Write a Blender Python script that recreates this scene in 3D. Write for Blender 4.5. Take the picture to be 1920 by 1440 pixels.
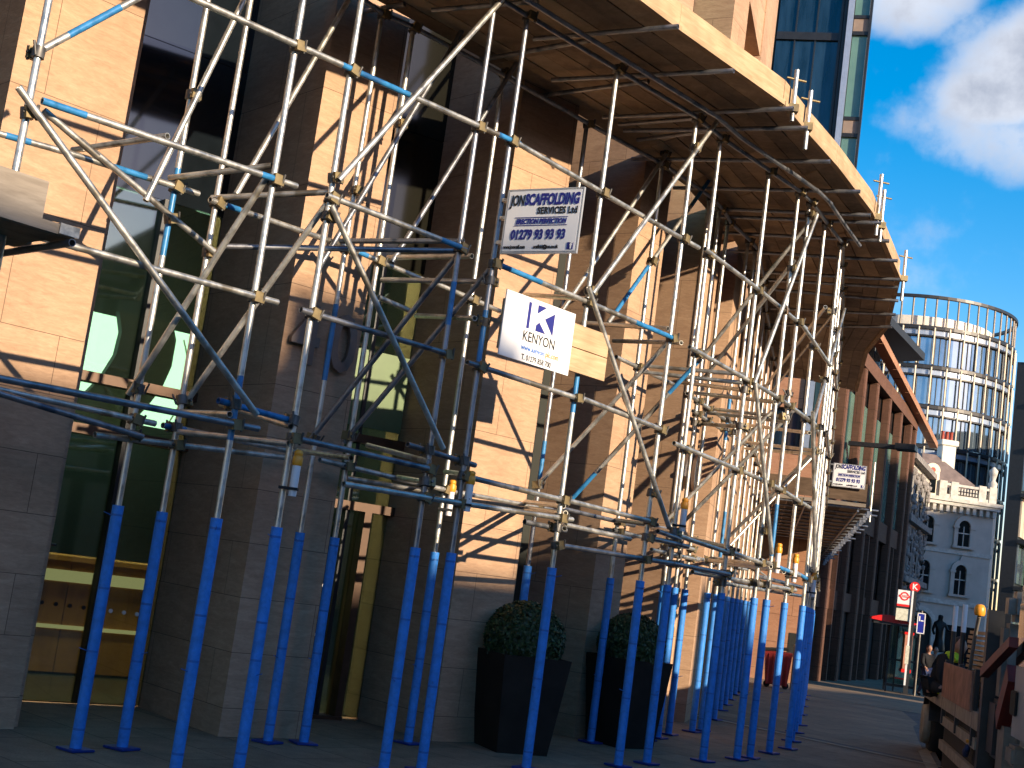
import bpy, bmesh, math, random
from mathutils import Matrix, Vector
for o in list(bpy.data.objects): bpy.data.objects.remove(o)
random.seed(7)
R = math.radians
SC = bpy.context.scene
COL = SC.collection

# ------------------------------------------------------------------ camera
cam_d = bpy.data.cameras.new('camera'); cam = bpy.data.objects.new('camera', cam_d); COL.objects.link(cam)
cam_d.sensor_fit = 'HORIZONTAL'; cam_d.sensor_width = 36; cam_d.lens = 36*2508.3/1920
cam_d.clip_start = .1; cam_d.clip_end = 2000
rx, up, fw = Vector((.99069, -.019, .13482)), Vector((-.13616, -.13828, .98099)), Vector((0, .99021, .13958))
m = Matrix((rx, up, -fw)).transposed().to_4x4(); m.translation = (0, 0, 1.691)
cam.matrix_world = m
SC.camera = cam

# ------------------------------------------------------------------ light
SUN_AZ, SUN_EL = R(135.5), R(17.0)
W = bpy.data.worlds.new('World'); SC.world = W; W.use_nodes = True
nt = W.node_tree; nt.nodes.clear()
def N(tree, t, **k):
    n = tree.nodes.new(t)
    for a, b in k.items(): setattr(n, a, b)
    return n
wo = N(nt, 'ShaderNodeOutputWorld'); bg = N(nt, 'ShaderNodeBackground'); bg.inputs[1].default_value = .145
sky = N(nt, 'ShaderNodeTexSky', sky_type='NISHITA', sun_disc=False, sun_elevation=SUN_EL, sun_rotation=SUN_AZ)
sky.air_density = 1.0; sky.dust_density = .3; sky.ozone_density = 2.5
hs = N(nt, 'ShaderNodeHueSaturation'); hs.inputs['Saturation'].default_value = 1.5; hs.inputs['Value'].default_value = 1.0
nt.links.new(sky.outputs[0], hs.inputs['Color'])
# clouds: a fractal noise laid over the directions of the sky dome
tc = N(nt, 'ShaderNodeTexCoord')
def vmath(op, a, b=None):
    n = N(nt, 'ShaderNodeVectorMath', operation=op)
    for i, v in enumerate((a, b)):
        if v is None: continue
        if isinstance(v, tuple): n.inputs[i].default_value = v
        else: nt.links.new(v, n.inputs[i])
    return n
def smath(op, a, b=0.0, c=0.0, clamp=False):
    n = N(nt, 'ShaderNodeMath', operation=op); n.use_clamp = clamp
    for i, v in enumerate((a, b, c)):
        if isinstance(v, (int, float)): n.inputs[i].default_value = v
        else: nt.links.new(v, n.inputs[i])
    return n.outputs[0]
D = tc.outputs['Generated']
nz = N(nt, 'ShaderNodeTexNoise'); nz.inputs['Scale'].default_value = 22; nz.inputs['Detail'].default_value = 9; nz.inputs['Roughness'].default_value = .58
nt.links.new(D, nz.inputs['Vector'])
nz2 = N(nt, 'ShaderNodeTexNoise'); nz2.inputs['Scale'].default_value = 9; nz2.inputs['Detail'].default_value = 5
nt.links.new(D, nz2.inputs['Vector'])
nf = smath('SUBTRACT', nz.outputs[0], .5); nf2 = smath('SUBTRACT', nz2.outputs[0], .5)
# east (E) and height (H) of a direction, tangent to the dome above the street
e_ = vmath('DOT_PRODUCT', D, (.954, -.299, 0)).outputs['Value']
h_ = vmath('DOT_PRODUCT', D, (-.118, -.377, .919)).outputs['Value']
def blob(e0, h0, se, sh, amp, rot=0.0):
    a = smath('SUBTRACT', e_, e0); b = smath('SUBTRACT', h_, h0)
    ca, sa = math.cos(rot), math.sin(rot)
    a2 = smath('ADD', smath('MULTIPLY', a, ca), smath('MULTIPLY', b, sa)); b2 = smath('SUBTRACT', smath('MULTIPLY', b, ca), smath('MULTIPLY', a, sa))
    d = smath('ADD', smath('POWER', smath('DIVIDE', a2, se), 2.0), smath('POWER', smath('DIVIDE', b2, sh), 2.0))
    return smath('MULTIPLY', smath('MAXIMUM', smath('SUBTRACT', 1.0, d), 0.0), amp)
CLOUD_BLOBS = [(-.035, .040, .06, .04, 1.2, 0), (.055, .0, .085, .044, 1.2, .3), (.05, -.055, .11, .04, .95, -.15), (.12, -.02, .06, .05, 1.0, 0), (-.02, .09, .14, .035, .9, 0), (.30, .12, .2, .08, .9, 0), (-.5, .2, .3, .1, .9, 0)]
dens = 0.0
for b in CLOUD_BLOBS: dens = smath('ADD', dens, blob(*b))
dens = smath('ADD', dens, smath('ADD', smath('MULTIPLY', nf, 1.5), smath('MULTIPLY', nf2, 1.3)))
mask = N(nt, 'ShaderNodeMapRange', interpolation_type='SMOOTHSTEP'); mask.inputs[1].default_value = .05; mask.inputs[2].default_value = 1.15
nt.links.new(dens, mask.inputs[0])
cr = N(nt, 'ShaderNodeValToRGB'); cr.color_ramp.elements[0].position = .25; cr.color_ramp.elements[0].color = (3.5, 3.6, 3.9, 1)
cr.color_ramp.elements[1].position = 1.25 if False else 1.0; cr.color_ramp.elements[1].color = (1.5, 1.6, 1.95, 1)
sh = smath('ADD', smath('MULTIPLY', dens, .45), smath('MULTIPLY', nf, 1.2)); nt.links.new(sh, cr.inputs[0])
mx = N(nt, 'ShaderNodeMix', data_type='RGBA'); nt.links.new(smath('MULTIPLY', mask.outputs[0], .9), mx.inputs['Factor'])
tint = N(nt, 'ShaderNodeMix', data_type='RGBA', blend_type='MULTIPLY'); tint.inputs['Factor'].default_value = 1; tint.inputs[7].default_value = (1.40, 1.0, .96, 1); nt.links.new(hs.outputs[0], tint.inputs[6])
nt.links.new(tint.outputs[2], mx.inputs[6]); nt.links.new(cr.outputs[0], mx.inputs[7])
nt.links.new(mx.outputs[2], bg.inputs[0]); nt.links.new(bg.outputs[0], wo.inputs[0])

sun_d = bpy.data.lights.new('sun', 'SUN'); sun_d.energy = 5.0; sun_d.angle = R(.6); sun_d.color = (1.0, .80, .56)
sun = bpy.data.objects.new('sun', sun_d); COL.objects.link(sun)
S = Vector((math.sin(SUN_AZ)*math.cos(SUN_EL), math.cos(SUN_AZ)*math.cos(SUN_EL), math.sin(SUN_EL)))
sun.rotation_euler = S.to_track_quat('Z', 'Y').to_euler(); sun.location = S*60
SC.view_settings.view_transform = 'Standard'; SC.view_settings.look = 'None'; SC.view_settings.exposure = .82; SC.view_settings.gamma = 1
SC.cycles.max_bounces = 8; SC.cycles.transparent_max_bounces = 12; SC.cycles.caustics_reflective = False; SC.cycles.caustics_refractive = False
SC.cycles.sample_clamp_indirect = 4

# ------------------------------------------------------------------ materials
def new_mat(name):
    m = bpy.data.materials.new(name); m.use_nodes = True
    t = m.node_tree; return m, t, t.nodes['Principled BSDF']
def link(t, a, b): t.links.new(a, b)
def ramp(t, stops):
    r = N(t, 'ShaderNodeValToRGB'); e = r.color_ramp.elements
    while len(e) < len(stops): e.new(.5)
    for i, (p, c) in enumerate(stops): e[i].position = p; e[i].color = (*c, 1) if len(c) == 3 else c
    return r
def noise(t, scale, detail=4, rough=.55, coord='Object', stretch=None, dist=0):
    c = N(t, 'ShaderNodeTexCoord'); n = N(t, 'ShaderNodeTexNoise'); n.inputs['Scale'].default_value = scale; n.inputs['Detail'].default_value = detail
    n.inputs['Roughness'].default_value = rough; n.inputs['Distortion'].default_value = dist
    if stretch:
        mp = N(t, 'ShaderNodeMapping'); mp.inputs['Scale'].default_value = stretch; link(t, c.outputs[coord], mp.inputs[0]); link(t, mp.outputs[0], n.inputs['Vector'])
    else: link(t, c.outputs[coord], n.inputs['Vector'])
    return n
def mixc(t, fac, a, b, mode='MIX'):
    m = N(t, 'ShaderNodeMix', data_type='RGBA', blend_type=mode)
    for s, v in ((m.inputs['Factor'], fac), (m.inputs[6], a), (m.inputs[7], b)):
        if isinstance(v, (int, float)): s.default_value = v
        elif isinstance(v, tuple): s.default_value = (*v, 1)
        else: link(t, v, s)
    return m.outputs[2]
def bump(t, p, src, strength=.3, dist=.01):
    b = N(t, 'ShaderNodeBump'); b.inputs['Strength'].default_value = strength; b.inputs['Distance'].default_value = dist
    link(t, src, b.inputs['Height']); link(t, b.outputs[0], p.inputs['Normal'])
def simple(name, col, rough=.6, metal=0.0, var=.25, scale=6, bumpy=0.0, coat=0.0, stretch=None, spec=.5):
    m, t, p = new_mat(name); p.inputs['Roughness'].default_value = rough; p.inputs['Metallic'].default_value = metal
    p.inputs['Specular IOR Level'].default_value = spec
    n = noise(t, scale, 5, .6, stretch=stretch)
    lo = tuple(c*(1-var) for c in col); hi = tuple(min(1, c*(1+var)) for c in col)
    r = ramp(t, [(.3, lo), (.7, hi)]); link(t, n.outputs[0], r.inputs[0]); link(t, r.outputs[0], p.inputs['Base Color'])
    if bumpy: bump(t, p, n.outputs[0], bumpy)
    if coat: p.inputs['Coat Weight'].default_value = coat
    return m
def stone_mat(name, c0, c1, c2, joint=(.05, .03, .02), course=.47, upper=.92, split=3.06, width=1.15, jw=.006):
    m, t, p = new_mat(name); p.inputs['Roughness'].default_value = .82; p.inputs['Specular IOR Level'].default_value = .25
    c = N(t, 'ShaderNodeTexCoord'); sx = N(t, 'ShaderNodeSeparateXYZ'); link(t, c.outputs['Object'], sx.inputs[0])
    ad = N(t, 'ShaderNodeMath', operation='ADD'); link(t, sx.outputs[0], ad.inputs[0]); link(t, sx.outputs[1], ad.inputs[1])
    cb = N(t, 'ShaderNodeCombineXYZ'); link(t, ad.outputs[0], cb.inputs[0]); link(t, sx.outputs[2], cb.inputs[1])
    def brick(h, off):
        mp = N(t, 'ShaderNodeMapping'); mp.inputs['Location'].default_value = (.37, off, 0); link(t, cb.outputs[0], mp.inputs[0])
        b = N(t, 'ShaderNodeTexBrick'); b.offset = .43; b.inputs['Scale'].default_value = 1; b.inputs['Mortar Size'].default_value = jw
        b.inputs['Mortar Smooth'].default_value = .3; b.inputs['Brick Width'].default_value = width; b.inputs['Row Height'].default_value = h
        b.inputs['Color1'].default_value = (0, 0, 0, 1); b.inputs['Color2'].default_value = (1, 1, 1, 1); b.inputs['Bias'].default_value = 0
        link(t, mp.outputs[0], b.inputs[0]); return b
    b1, b2 = brick(course, -split), brick(upper, -split)
    gt = N(t, 'ShaderNodeMath', operation='GREATER_THAN'); link(t, sx.outputs[2], gt.inputs[0]); gt.inputs[1].default_value = split
    jf = N(t, 'ShaderNodeMix', data_type='FLOAT'); link(t, gt.outputs[0], jf.inputs[0]); link(t, b1.outputs['Fac'], jf.inputs[2]); link(t, b2.outputs['Fac'], jf.inputs[3])
    tone = mixc(t, gt.outputs[0], b1.outputs['Color'], b2.outputs['Color'])
    n1 = noise(t, 2.2, 8, .62, stretch=(1, 1, 5), dist=1.6); n2 = noise(t, 16, 6, .6, stretch=(1, 1, 3.5), dist=.8); n3 = noise(t, .8, 3, .5)
    r = ramp(t, [(.25, c0), (.5, c1), (.75, c2)]); link(t, n1.outputs[0], r.inputs[0])
    r2 = ramp(t, [(.3, (.72, .72, .72)), (.65, (1.08, 1.08, 1.08))]); link(t, n2.outputs[0], r2.inputs[0])
    col = mixc(t, .55, r.outputs[0], r2.outputs[0], 'MULTIPLY')
    r3 = ramp(t, [(0, (.90, .89, .88)), (1, (1.05, 1.04, 1.03))]); link(t, tone, r3.inputs[0])
    col = mixc(t, .8, col, r3.outputs[0], 'MULTIPLY')
    r4 = ramp(t, [(.35, (.80, .78, .78)), (.6, (1, 1, 1))]); link(t, n3.outputs[0], r4.inputs[0])
    col = mixc(t, .7, col, r4.outputs[0], 'MULTIPLY')
    col = mixc(t, jf.outputs[0], col, joint)
    link(t, col, p.inputs['Base Color'])
    inv = N(t, 'ShaderNodeMath', operation='MULTIPLY_ADD'); link(t, jf.outputs[0], inv.inputs[0]); inv.inputs[1].default_value = -1.5; link(t, n2.outputs[0], inv.inputs[2])
    bump(t, p, inv.outputs[0], .35, .006)
    return m
def steel(name, col, metal, rough, spots):
    m, t, p = new_mat(name); p.inputs['Metallic'].default_value = metal
    n = noise(t, 9, 8, .65); n2 = noise(t, 3, 3, .5)
    r = ramp(t, [(.3, tuple(c*.55 for c in col)), (.52, col), (.75, tuple(min(1, c*1.2) for c in col))]); link(t, n.outputs[0], r.inputs[0])
    r2 = ramp(t, [(.60, (0, 0, 0)), (.66, (1, 1, 1))]); link(t, n2.outputs[0], r2.inputs[0])
    link(t, mixc(t, r2.outputs[0], r.outputs[0], spots), p.inputs['Base Color'])
    rr = ramp(t, [(.3, (rough-.12,)*3), (.7, (rough+.15,)*3)]); link(t, n.outputs[0], rr.inputs[0]); link(t, rr.outputs[0], p.inputs['Roughness'])
    bump(t, p, n.outputs[0], .12, .003); return m
def glass(name, tint, rough=.03, refl=.10, trans=1.0):
    m = bpy.data.materials.new(name); m.use_nodes = True; t = m.node_tree; t.nodes.clear()
    o = N(t, 'ShaderNodeOutputMaterial'); tr = N(t, 'ShaderNodeBsdfTransparent'); tr.inputs[0].default_value = (*tint, 1)
    g = N(t, 'ShaderNodeBsdfGlossy'); g.inputs['Roughness'].default_value = rough; g.inputs['Color'].default_value = (.9, .97, .95, 1)
    lw = N(t, 'ShaderNodeFresnel'); lw.inputs[0].default_value = 1.5
    a = N(t, 'ShaderNodeMath', operation='ADD'); a.use_clamp = True; link(t, lw.outputs[0], a.inputs[0]); a.inputs[1].default_value = refl
    mx = N(t, 'ShaderNodeMixShader'); link(t, a.outputs[0], mx.inputs[0]); link(t, tr.outputs[0], mx.inputs[1]); link(t, g.outputs[0], mx.inputs[2])
    link(t, mx.outputs[0], o.inputs[0]); return m
def emit(name, col, s):
    m = bpy.data.materials.new(name); m.use_nodes = True; t = m.node_tree; t.nodes.clear()
    o = N(t, 'ShaderNodeOutputMaterial'); e = N(t, 'ShaderNodeEmission'); e.inputs[0].default_value = (*col, 1); e.inputs[1].default_value = s
    link(t, e.outputs[0], o.inputs[0]); return m
def wood(name, c0, c1, along=(1, 14, 14), scale=3, rough=.75):
    m, t, p = new_mat(name); p.inputs['Roughness'].default_value = rough; p.inputs['Specular IOR Level'].default_value = .25
    n = noise(t, scale, 7, .65, stretch=along, dist=.6); n2 = noise(t, 2.2, 2, .5)
    r = ramp(t, [(.3, c0), (.7, c1)]); link(t, n.outputs[0], r.inputs[0])
    r2 = ramp(t, [(.35, (.7, .68, .66)), (.65, (1.1, 1.1, 1.1))]); link(t, n2.outputs[0], r2.inputs[0])
    link(t, mixc(t, .7, r.outputs[0], r2.outputs[0], 'MULTIPLY'), p.inputs['Base Color']); bump(t, p, n.outputs[0], .2, .004); return m

M = {}
M['stone'] = stone_mat('sandstone', (.40, .255, .165), (.485, .32, .21), (.56, .385, .26), joint=(.16, .105, .07), jw=.0035)
M['red_stone'] = stone_mat('red_sandstone', (.34, .17, .10), (.41, .215, .13), (.47, .26, .165), course=.8, upper=.8, width=1.4, split=0)
M['brown_stone'] = stone_mat('brown_stone', (.105, .052, .036), (.14, .070, .046), (.18, .092, .062), course=1.0, upper=1.0, width=1.6, split=0, jw=.01)
M['galv'] = steel('galvanised_steel', (.60, .59, .55), .82, .40, (.30, .27, .22))
M['dull'] = steel('dull_steel', (.30, .31, .34), .8, .40, (.10, .13, .18))  # dull dark steel, also used to darken the low deck's underside
M['blue_steel'] = steel('blue_painted_steel', (.03, .20, .46), .05, .40, (.02, .10, .26))
M['rust'] = steel('brass_coupler', (.24, .185, .095), .55, .5, (.16, .12, .07))
M['black_steel'] = steel('dark_coupler', (.13, .125, .12), .6, .5, (.08, .05, .03))
M['foam'] = simple('blue_foam', (.03, .215, .66), .62, 0, .22, 14, .35)
M['tape'] = simple('blue_tape', (.015, .13, .46), .4, 0, .1)
M['plate'] = simple('blue_plate', (.006, .03, .20), .5, 0, .3, 20)
for i, (a, b) in enumerate([((.26, .19, .13), (.42, .31, .21)), ((.34, .25, .165), (.52, .385, .25)), ((.19, .14, .10), (.33, .245, .17)), ((.44, .34, .22), (.58, .455, .31))]):
    M['board%d' % i] = wood('scaffold_board_%s' % 'abcd'[i], a, b, along=(2, 2, 2), scale=5)
M['fascia'] = wood('new_timber', (.40, .265, .15), (.58, .42, .265), along=(1.2, 1.2, 12), scale=2.2)
M['plywood'] = wood('grey_plywood', (.20, .17, .14), (.32, .28, .235), along=(1, 1, 7))
M['timber_dark'] = wood('brown_timber', (.09, .06, .04), (.16, .11, .075), along=(1, 1, 6))
M['glass'] = glass('green_glass', (.52, .64, .54))
M['glass_clear'] = glass('clear_glass', (.62, .74, .66), refl=.05)
M['glass_blue'] = glass('blue_glass', (.10, .16, .22), refl=.22)
M['glass_dark'] = simple('dark_glass', (.006, .009, .012), .06, 0, .2, spec=.9)
M['glass_olive'] = simple('olive_panel', (.007, .0068, .0042), .10, 0, .3, 2)
M['bronze'] = simple('bronze_frame', (.075, .042, .026), .4, .4, .2)
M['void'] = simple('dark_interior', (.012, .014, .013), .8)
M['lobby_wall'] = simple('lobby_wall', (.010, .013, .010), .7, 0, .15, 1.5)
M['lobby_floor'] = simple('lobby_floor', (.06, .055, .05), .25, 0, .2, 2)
M['lobby_light'] = emit('lobby_lamp_panel', (.80, 1, .80), 2.6)
M['strip_light'] = emit('desk_light_strip', (1, .70, .38), .5)
M['added_fill_panel'] = emit('added_fill_panel', (1, .80, .50), 36)  # glow of the added lobby fill panels
M['desk'] = wood('lobby_desk_wood', (.40, .17, .045), (.66, .32, .10), along=(3, 3, .6), scale=2.5, rough=.4)
M['frosted'] = simple('frosted_green_glass', (.13, .19, .10), .25, 0, .2, 1.5)
M['column'] = simple('pale_column', (.34, .40, .30), .5, 0, .08, 2)
M['digit'] = simple('grey_metal_digit', (.20, .16, .14), .45, .5, .15)
M['sign_white'] = simple('white_sign', (.78, .79, .82), .35, 0, .04, 3)
M['navy'] = simple('navy_print', (.015, .02, .20), .5, 0, .05)
M['black_ink'] = simple('black_print', (.012, .012, .016), .5, 0, .05)
M['blue_ink'] = simple('blue_print', (.03, .16, .55), .5, 0, .05)
M['orange_ink'] = simple('orange_print', (.65, .23, .03), .5, 0, .05)
M['grey_edge'] = simple('grey_sign_frame', (.42, .43, .45), .45, .3, .1)
M['orange'] = simple('orange_plastic', (.75, .30, .02), .4, 0, .1)
M['tube_white'] = simple('white_plastic', (.72, .70, .72), .35, 0, .05)
M['planter'] = simple('black_planter', (.022, .017, .014), .75, 0, .3, 3, .2, spec=.15)
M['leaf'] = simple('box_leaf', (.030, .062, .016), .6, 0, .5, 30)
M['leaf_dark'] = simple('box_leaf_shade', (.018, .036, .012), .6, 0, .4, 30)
M['soil'] = simple('soil', (.03, .02, .014), .95)
M['white_paint'] = simple('white_render', (.47, .43, .385), .75, 0, .12, 1.2)
M['stone_trim'] = simple('pale_stone_trim', (.50, .48, .44), .8, 0, .25, 4)
M['slate'] = simple('slate_roof', (.16, .12, .11), .7, 0, .3, 3)
M['slate_dark'] = simple('lead_roof', (.016, .016, .018), .6, 0, .25, 3)
M['grey_carved'] = simple('weathered_carving', (.22, .20, .19), .85, 0, .5, 5, .5)
M['terracotta'] = simple('terracotta', (.34, .055, .03), .6, 0, .25)
M['cream_fin'] = simple('cream_fin', (.62, .52, .40), .5, .1, .12, 1)
M['dark_frame'] = simple('dark_frame', (.02, .022, .026), .4, .3, .2)
M['pale_frame'] = simple('pale_frame', (.30, .36, .46), .35, .4, .1)
M['taupe'] = simple('taupe_spandrel', (.22, .17, .14), .6, 0, .12)
M['green_panel'] = simple('green_glass_panel', (.11, .21, .18), .12, 0, .2, .8, spec=.8)
M['blue_panel'] = simple('blue_sky_glass', (.22, .30, .38), .05, .75, .3, .35, spec=.9)
M['navy_glass'] = simple('navy_glass', (.012, .03, .055), .05, .15, .6, 1.2, spec=.8, stretch=(3, 3, .4))
M['stack_white'] = simple('white_balcony_panel', (.66, .64, .58), .6, 0, .06, 1)
M['red_sign'] = simple('red_enamel', (.72, .02, .02), .35, 0, .06)
M['blue_sign'] = simple('blue_enamel', (.01, .02, .28), .4, 0, .1)
M['paper'] = simple('timetable_paper', (.60, .60, .50), .6, 0, .25, 9)
M['dark_metal'] = simple('dark_grey_metal', (.035, .036, .04), .45, .4, .25)
M['mid_metal'] = simple('worn_grey_metal', (.22, .20, .175), .5, .35, .3, 5)
M['truck_beige'] = simple('dirty_beige_paint', (.34, .30, .24), .6, .1, .3, 5)
M['truck_white'] = simple('pale_truck_paint', (.36, .37, .355), .35, 0, .12, 3)
M['truck_red'] = simple('red_crane_paint', (.17, .024, .018), .5, 0, .3, 4)
M['rust_panel'] = simple('rusty_pink_panel', (.33, .17, .12), .7, 0, .4, 5)
M['rubber'] = simple('black_rubber', (.012, .012, .013), .8, 0, .2, 8)
M['hiviz'] = simple('yellow_hi_vis', (.62, .85, .03), .7, 0, .1)
M['black_cloth'] = simple('black_cloth', (.012, .012, .014), .9, 0, .3, 12)
M['jeans'] = simple('blue_denim', (.02, .035, .10), .9, 0, .3, 12)
M['beige_cloth'] = simple('beige_cloth', (.45, .32, .20), .9, 0, .2, 12)
M['skin'] = simple('skin', (.45, .24, .16), .55, 0, .08, 8)
M['hair'] = simple('dark_hair', (.015, .011, .009), .7, 0, .3, 30)
M['bronze_dark'] = simple('dark_bronze', (.012, .012, .012), .45, .5, .3, 5)
M['bin_red'] = simple('worn_red_plastic', (.36, .03, .025), .55, 0, .35, 5)
M['poster'] = simple('pink_poster', (.55, .26, .19), .5, 0, .35, 1.5)
M['kerb_and_strip'] = simple('pale_kerb_and_strip', (.36, .29, .20), .8, 0, .25, 6)
def ground_mat(name, c0, c1, slab=None):
    m, t, p = new_mat(name); p.inputs['Roughness'].default_value = .85; p.inputs['Specular IOR Level'].default_value = .3
    n = noise(t, .9, 8, .65); n2 = noise(t, 60, 4, .6); n3 = noise(t, 5, 5, .7)
    r = ramp(t, [(.3, c0), (.7, c1)]); link(t, n.outputs[0], r.inputs[0])
    r2 = ramp(t, [(.3, (.7, .7, .7)), (.7, (1.15, 1.15, 1.15))]); link(t, n2.outputs[0], r2.inputs[0])
    r3 = ramp(t, [(.3, (.7, .69, .68)), (.62, (1.05, 1.05, 1.05))]); link(t, n3.outputs[0], r3.inputs[0])
    col = mixc(t, .8, mixc(t, .8, r.outputs[0], r2.outputs[0], 'MULTIPLY'), r3.outputs[0], 'MULTIPLY')
    h = n2.outputs[0]
    if slab:
        c = N(t, 'ShaderNodeTexCoord'); mp = N(t, 'ShaderNodeMapping'); mp.inputs['Rotation'].default_value = (0, 0, R(43)); link(t, c.outputs['Object'], mp.inputs[0])
        b = N(t, 'ShaderNodeTexBrick'); b.inputs['Scale'].default_value = 1; b.inputs['Mortar Size'].default_value = .006; b.inputs['Brick Width'].default_value = slab[0]; b.inputs['Row Height'].default_value = slab[1]
        b.inputs['Color1'].default_value = (.82, .82, .82, 1); b.inputs['Color2'].default_value = (1.1, 1.08, 1.05, 1); b.inputs['Mortar'].default_value = (.35, .34, .33, 1)
        link(t, mp.outputs[0], b.inputs[0]); col = mixc(t, .9, col, b.outputs['Color'], 'MULTIPLY')
    link(t, col, p.inputs['Base Color']); bump(t, p, h, .4, .004); return m
M['paving'] = ground_mat('york_stone_paving', (.215, .15, .10), (.325, .235, .155), (.9, .6))
M['crossing'] = ground_mat('grey_setts', (.09, .083, .08), (.15, .138, .13), (.45, .2))
M['asphalt'] = ground_mat('asphalt', (.045, .044, .044), (.065, .063, .062))
M['office'] = None

# ------------------------------------------------------------------ building helpers
class MB:
    """collects faces of one mesh; vertices are given in a frame (a Matrix)"""
    def __init__(s): s.v = []; s.f = []; s.m = []; s.s = []
    def face(s, pts, mi=0, smooth=False):
        i = len(s.v); s.v += [Vector(p) for p in pts]; s.f.append(tuple(range(i, i+len(pts)))); s.m.append(mi); s.s.append(smooth)
    def grid(s, verts, faces, mi=0, smooth=False):
        i = len(s.v); s.v += [Vector(p) for p in verts]
        for f in faces: s.f.append(tuple(a+i for a in f)); s.m.append(mi); s.s.append(smooth)
    def box(s, x0, x1, y0, y1, z0, z1, mi=0, mtx=None):
        v = [Vector((x, y, z)) for z in (z0, z1) for y in (y0, y1) for x in (x0, x1)]
        if mtx: v = [mtx @ p for p in v]
        s.grid(v, [(0, 2, 3, 1), (4, 5, 7, 6), (0, 1, 5, 4), (2, 6, 7, 3), (0, 4, 6, 2), (1, 3, 7, 5)], mi)
    def bevel_box(s, x0, x1, y0, y1, z0, z1, b=.02, mi=0, mtx=None):
        bm = bmesh.new(); bmesh.ops.create_cube(bm, size=1)
        for v in bm.verts: v.co = Vector(((x0+x1)/2+v.co.x*(x1-x0), (y0+y1)/2+v.co.y*(y1-y0), (z0+z1)/2+v.co.z*(z1-z0)))
        bmesh.ops.bevel(bm, geom=bm.edges[:], offset=b, segments=2, affect='EDGES')
        bm.verts.index_update()
        s.grid([(mtx @ v.co) if mtx else v.co.copy() for v in bm.verts], [tuple(q.index for q in f.verts) for f in bm.faces], mi); bm.free()
    def tube(s, p, q, r, n=12, mi=0, r2=None, cap=True, hollow=False):
        p, q = Vector(p), Vector(q); d = (q-p).normalized(); a = d.orthogonal().normalized(); b = d.cross(a); r2 = r if r2 is None else r2
        c = [(math.cos(2*math.pi*k/n), math.sin(2*math.pi*k/n)) for k in range(n)]
        v = [p+a*x*r+b*y*r for x, y in c]+[q+a*x*r2+b*y*r2 for x, y in c]
        s.grid(v, [(k, (k+1) % n, n+(k+1) % n, n+k) for k in range(n)], mi, True)
        if cap:
            if hollow:
                for base, rr, dd in ((p, r, d), (q, r2, -d)):
                    o = [base+a*x*rr+b*y*rr for x, y in c]; i_ = [base+a*x*rr*.82+b*y*rr*.82 for x, y in c]; k_ = [w+dd*.10 for w in i_]
                    f = []
                    for k in range(n):
                        l = (k+1) % n
                        f += [(k, l, n+l, n+k), (n+k, n+l, 2*n+l, 2*n+k)]
                    f.append(tuple(range(2*n, 3*n))); s.grid(o+i_+k_, f, mi)
            else:
                s.face(v[:n][::-1], mi); s.face(v[n:], mi)
    def path(s, pts, r, n=8, mi=0):
        for a, b in zip(pts, pts[1:]): s.tube(a, b, r, n, mi)
    def lathe(s, prof, c=(0, 0, 0), n=20, mi=0, smooth=True, sx=1, sy=1):
        c = Vector(c); v = []
        for r_, z in prof:
            for k in range(n): v.append(c+Vector((r_*sx*math.cos(2*math.pi*k/n), r_*sy*math.sin(2*math.pi*k/n), z)))
        f = []
        for j in range(len(prof)-1):
            for k in range(n): f.append((j*n+k, j*n+(k+1) % n, (j+1)*n+(k+1) % n, (j+1)*n+k))
        s.grid(v, f, mi, smooth); s.face(v[:n][::-1], mi); s.face(v[-n:], mi)
    def prism(s, poly, z0, z1, mi=0, axis='z'):
        """poly of (a,b); extruded along z, or along y ('y': a->x, b->z)"""
        P = (lambda a, b, c: Vector((a, b, c))) if axis == 'z' else ((lambda a, b, c: Vector((a, c, b))) if axis == 'y' else (lambda a, b, c: Vector((c, a, b))))
        n = len(poly); v = [P(a, b, z0) for a, b in poly]+[P(a, b, z1) for a, b in poly]
        s.grid(v, [(k, (k+1) % n, n+(k+1) % n, n+k) for k in range(n)], mi); s.face(v[:n][::-1], mi); s.face(v[n:], mi)
    def ico(s, c, r, sub=2, mi=0, sc=(1, 1, 1), jit=0):
        bm = bmesh.new(); bmesh.ops.create_icosphere(bm, subdivisions=sub, radius=1); bm.verts.index_update()
        v = [Vector(c)+Vector((p.co.x*sc[0], p.co.y*sc[1], p.co.z*sc[2]))*r*(1+random.uniform(-jit, jit)) for p in bm.verts]
        s.grid(v, [tuple(q.index for q in f.verts) for f in bm.faces], mi, True); bm.free()
WM = {}
def frame(x, y, z, az):
    """local x along the heading az (degrees from +Y towards +X), local y to its left, z up"""
    a = R(az); return Matrix(((math.sin(a), -math.cos(a), 0, x), (math.cos(a), math.sin(a), 0, y), (0, 0, 1, z), (0, 0, 0, 1)))
def link_obj(o, Wm, parent=None):
    COL.objects.link(o)
    WM[o.name] = Wm
    if parent: o.parent = parent; o.matrix_basis = WM[parent.name].inverted() @ Wm
    else: o.matrix_basis = Wm
    return o
def props(o, label=None, cat=None, group=None, kind=None):
    for k, v in (('label', label), ('category', cat), ('group', group), ('kind', kind)):
        if v: o[k] = v
    return o
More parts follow.
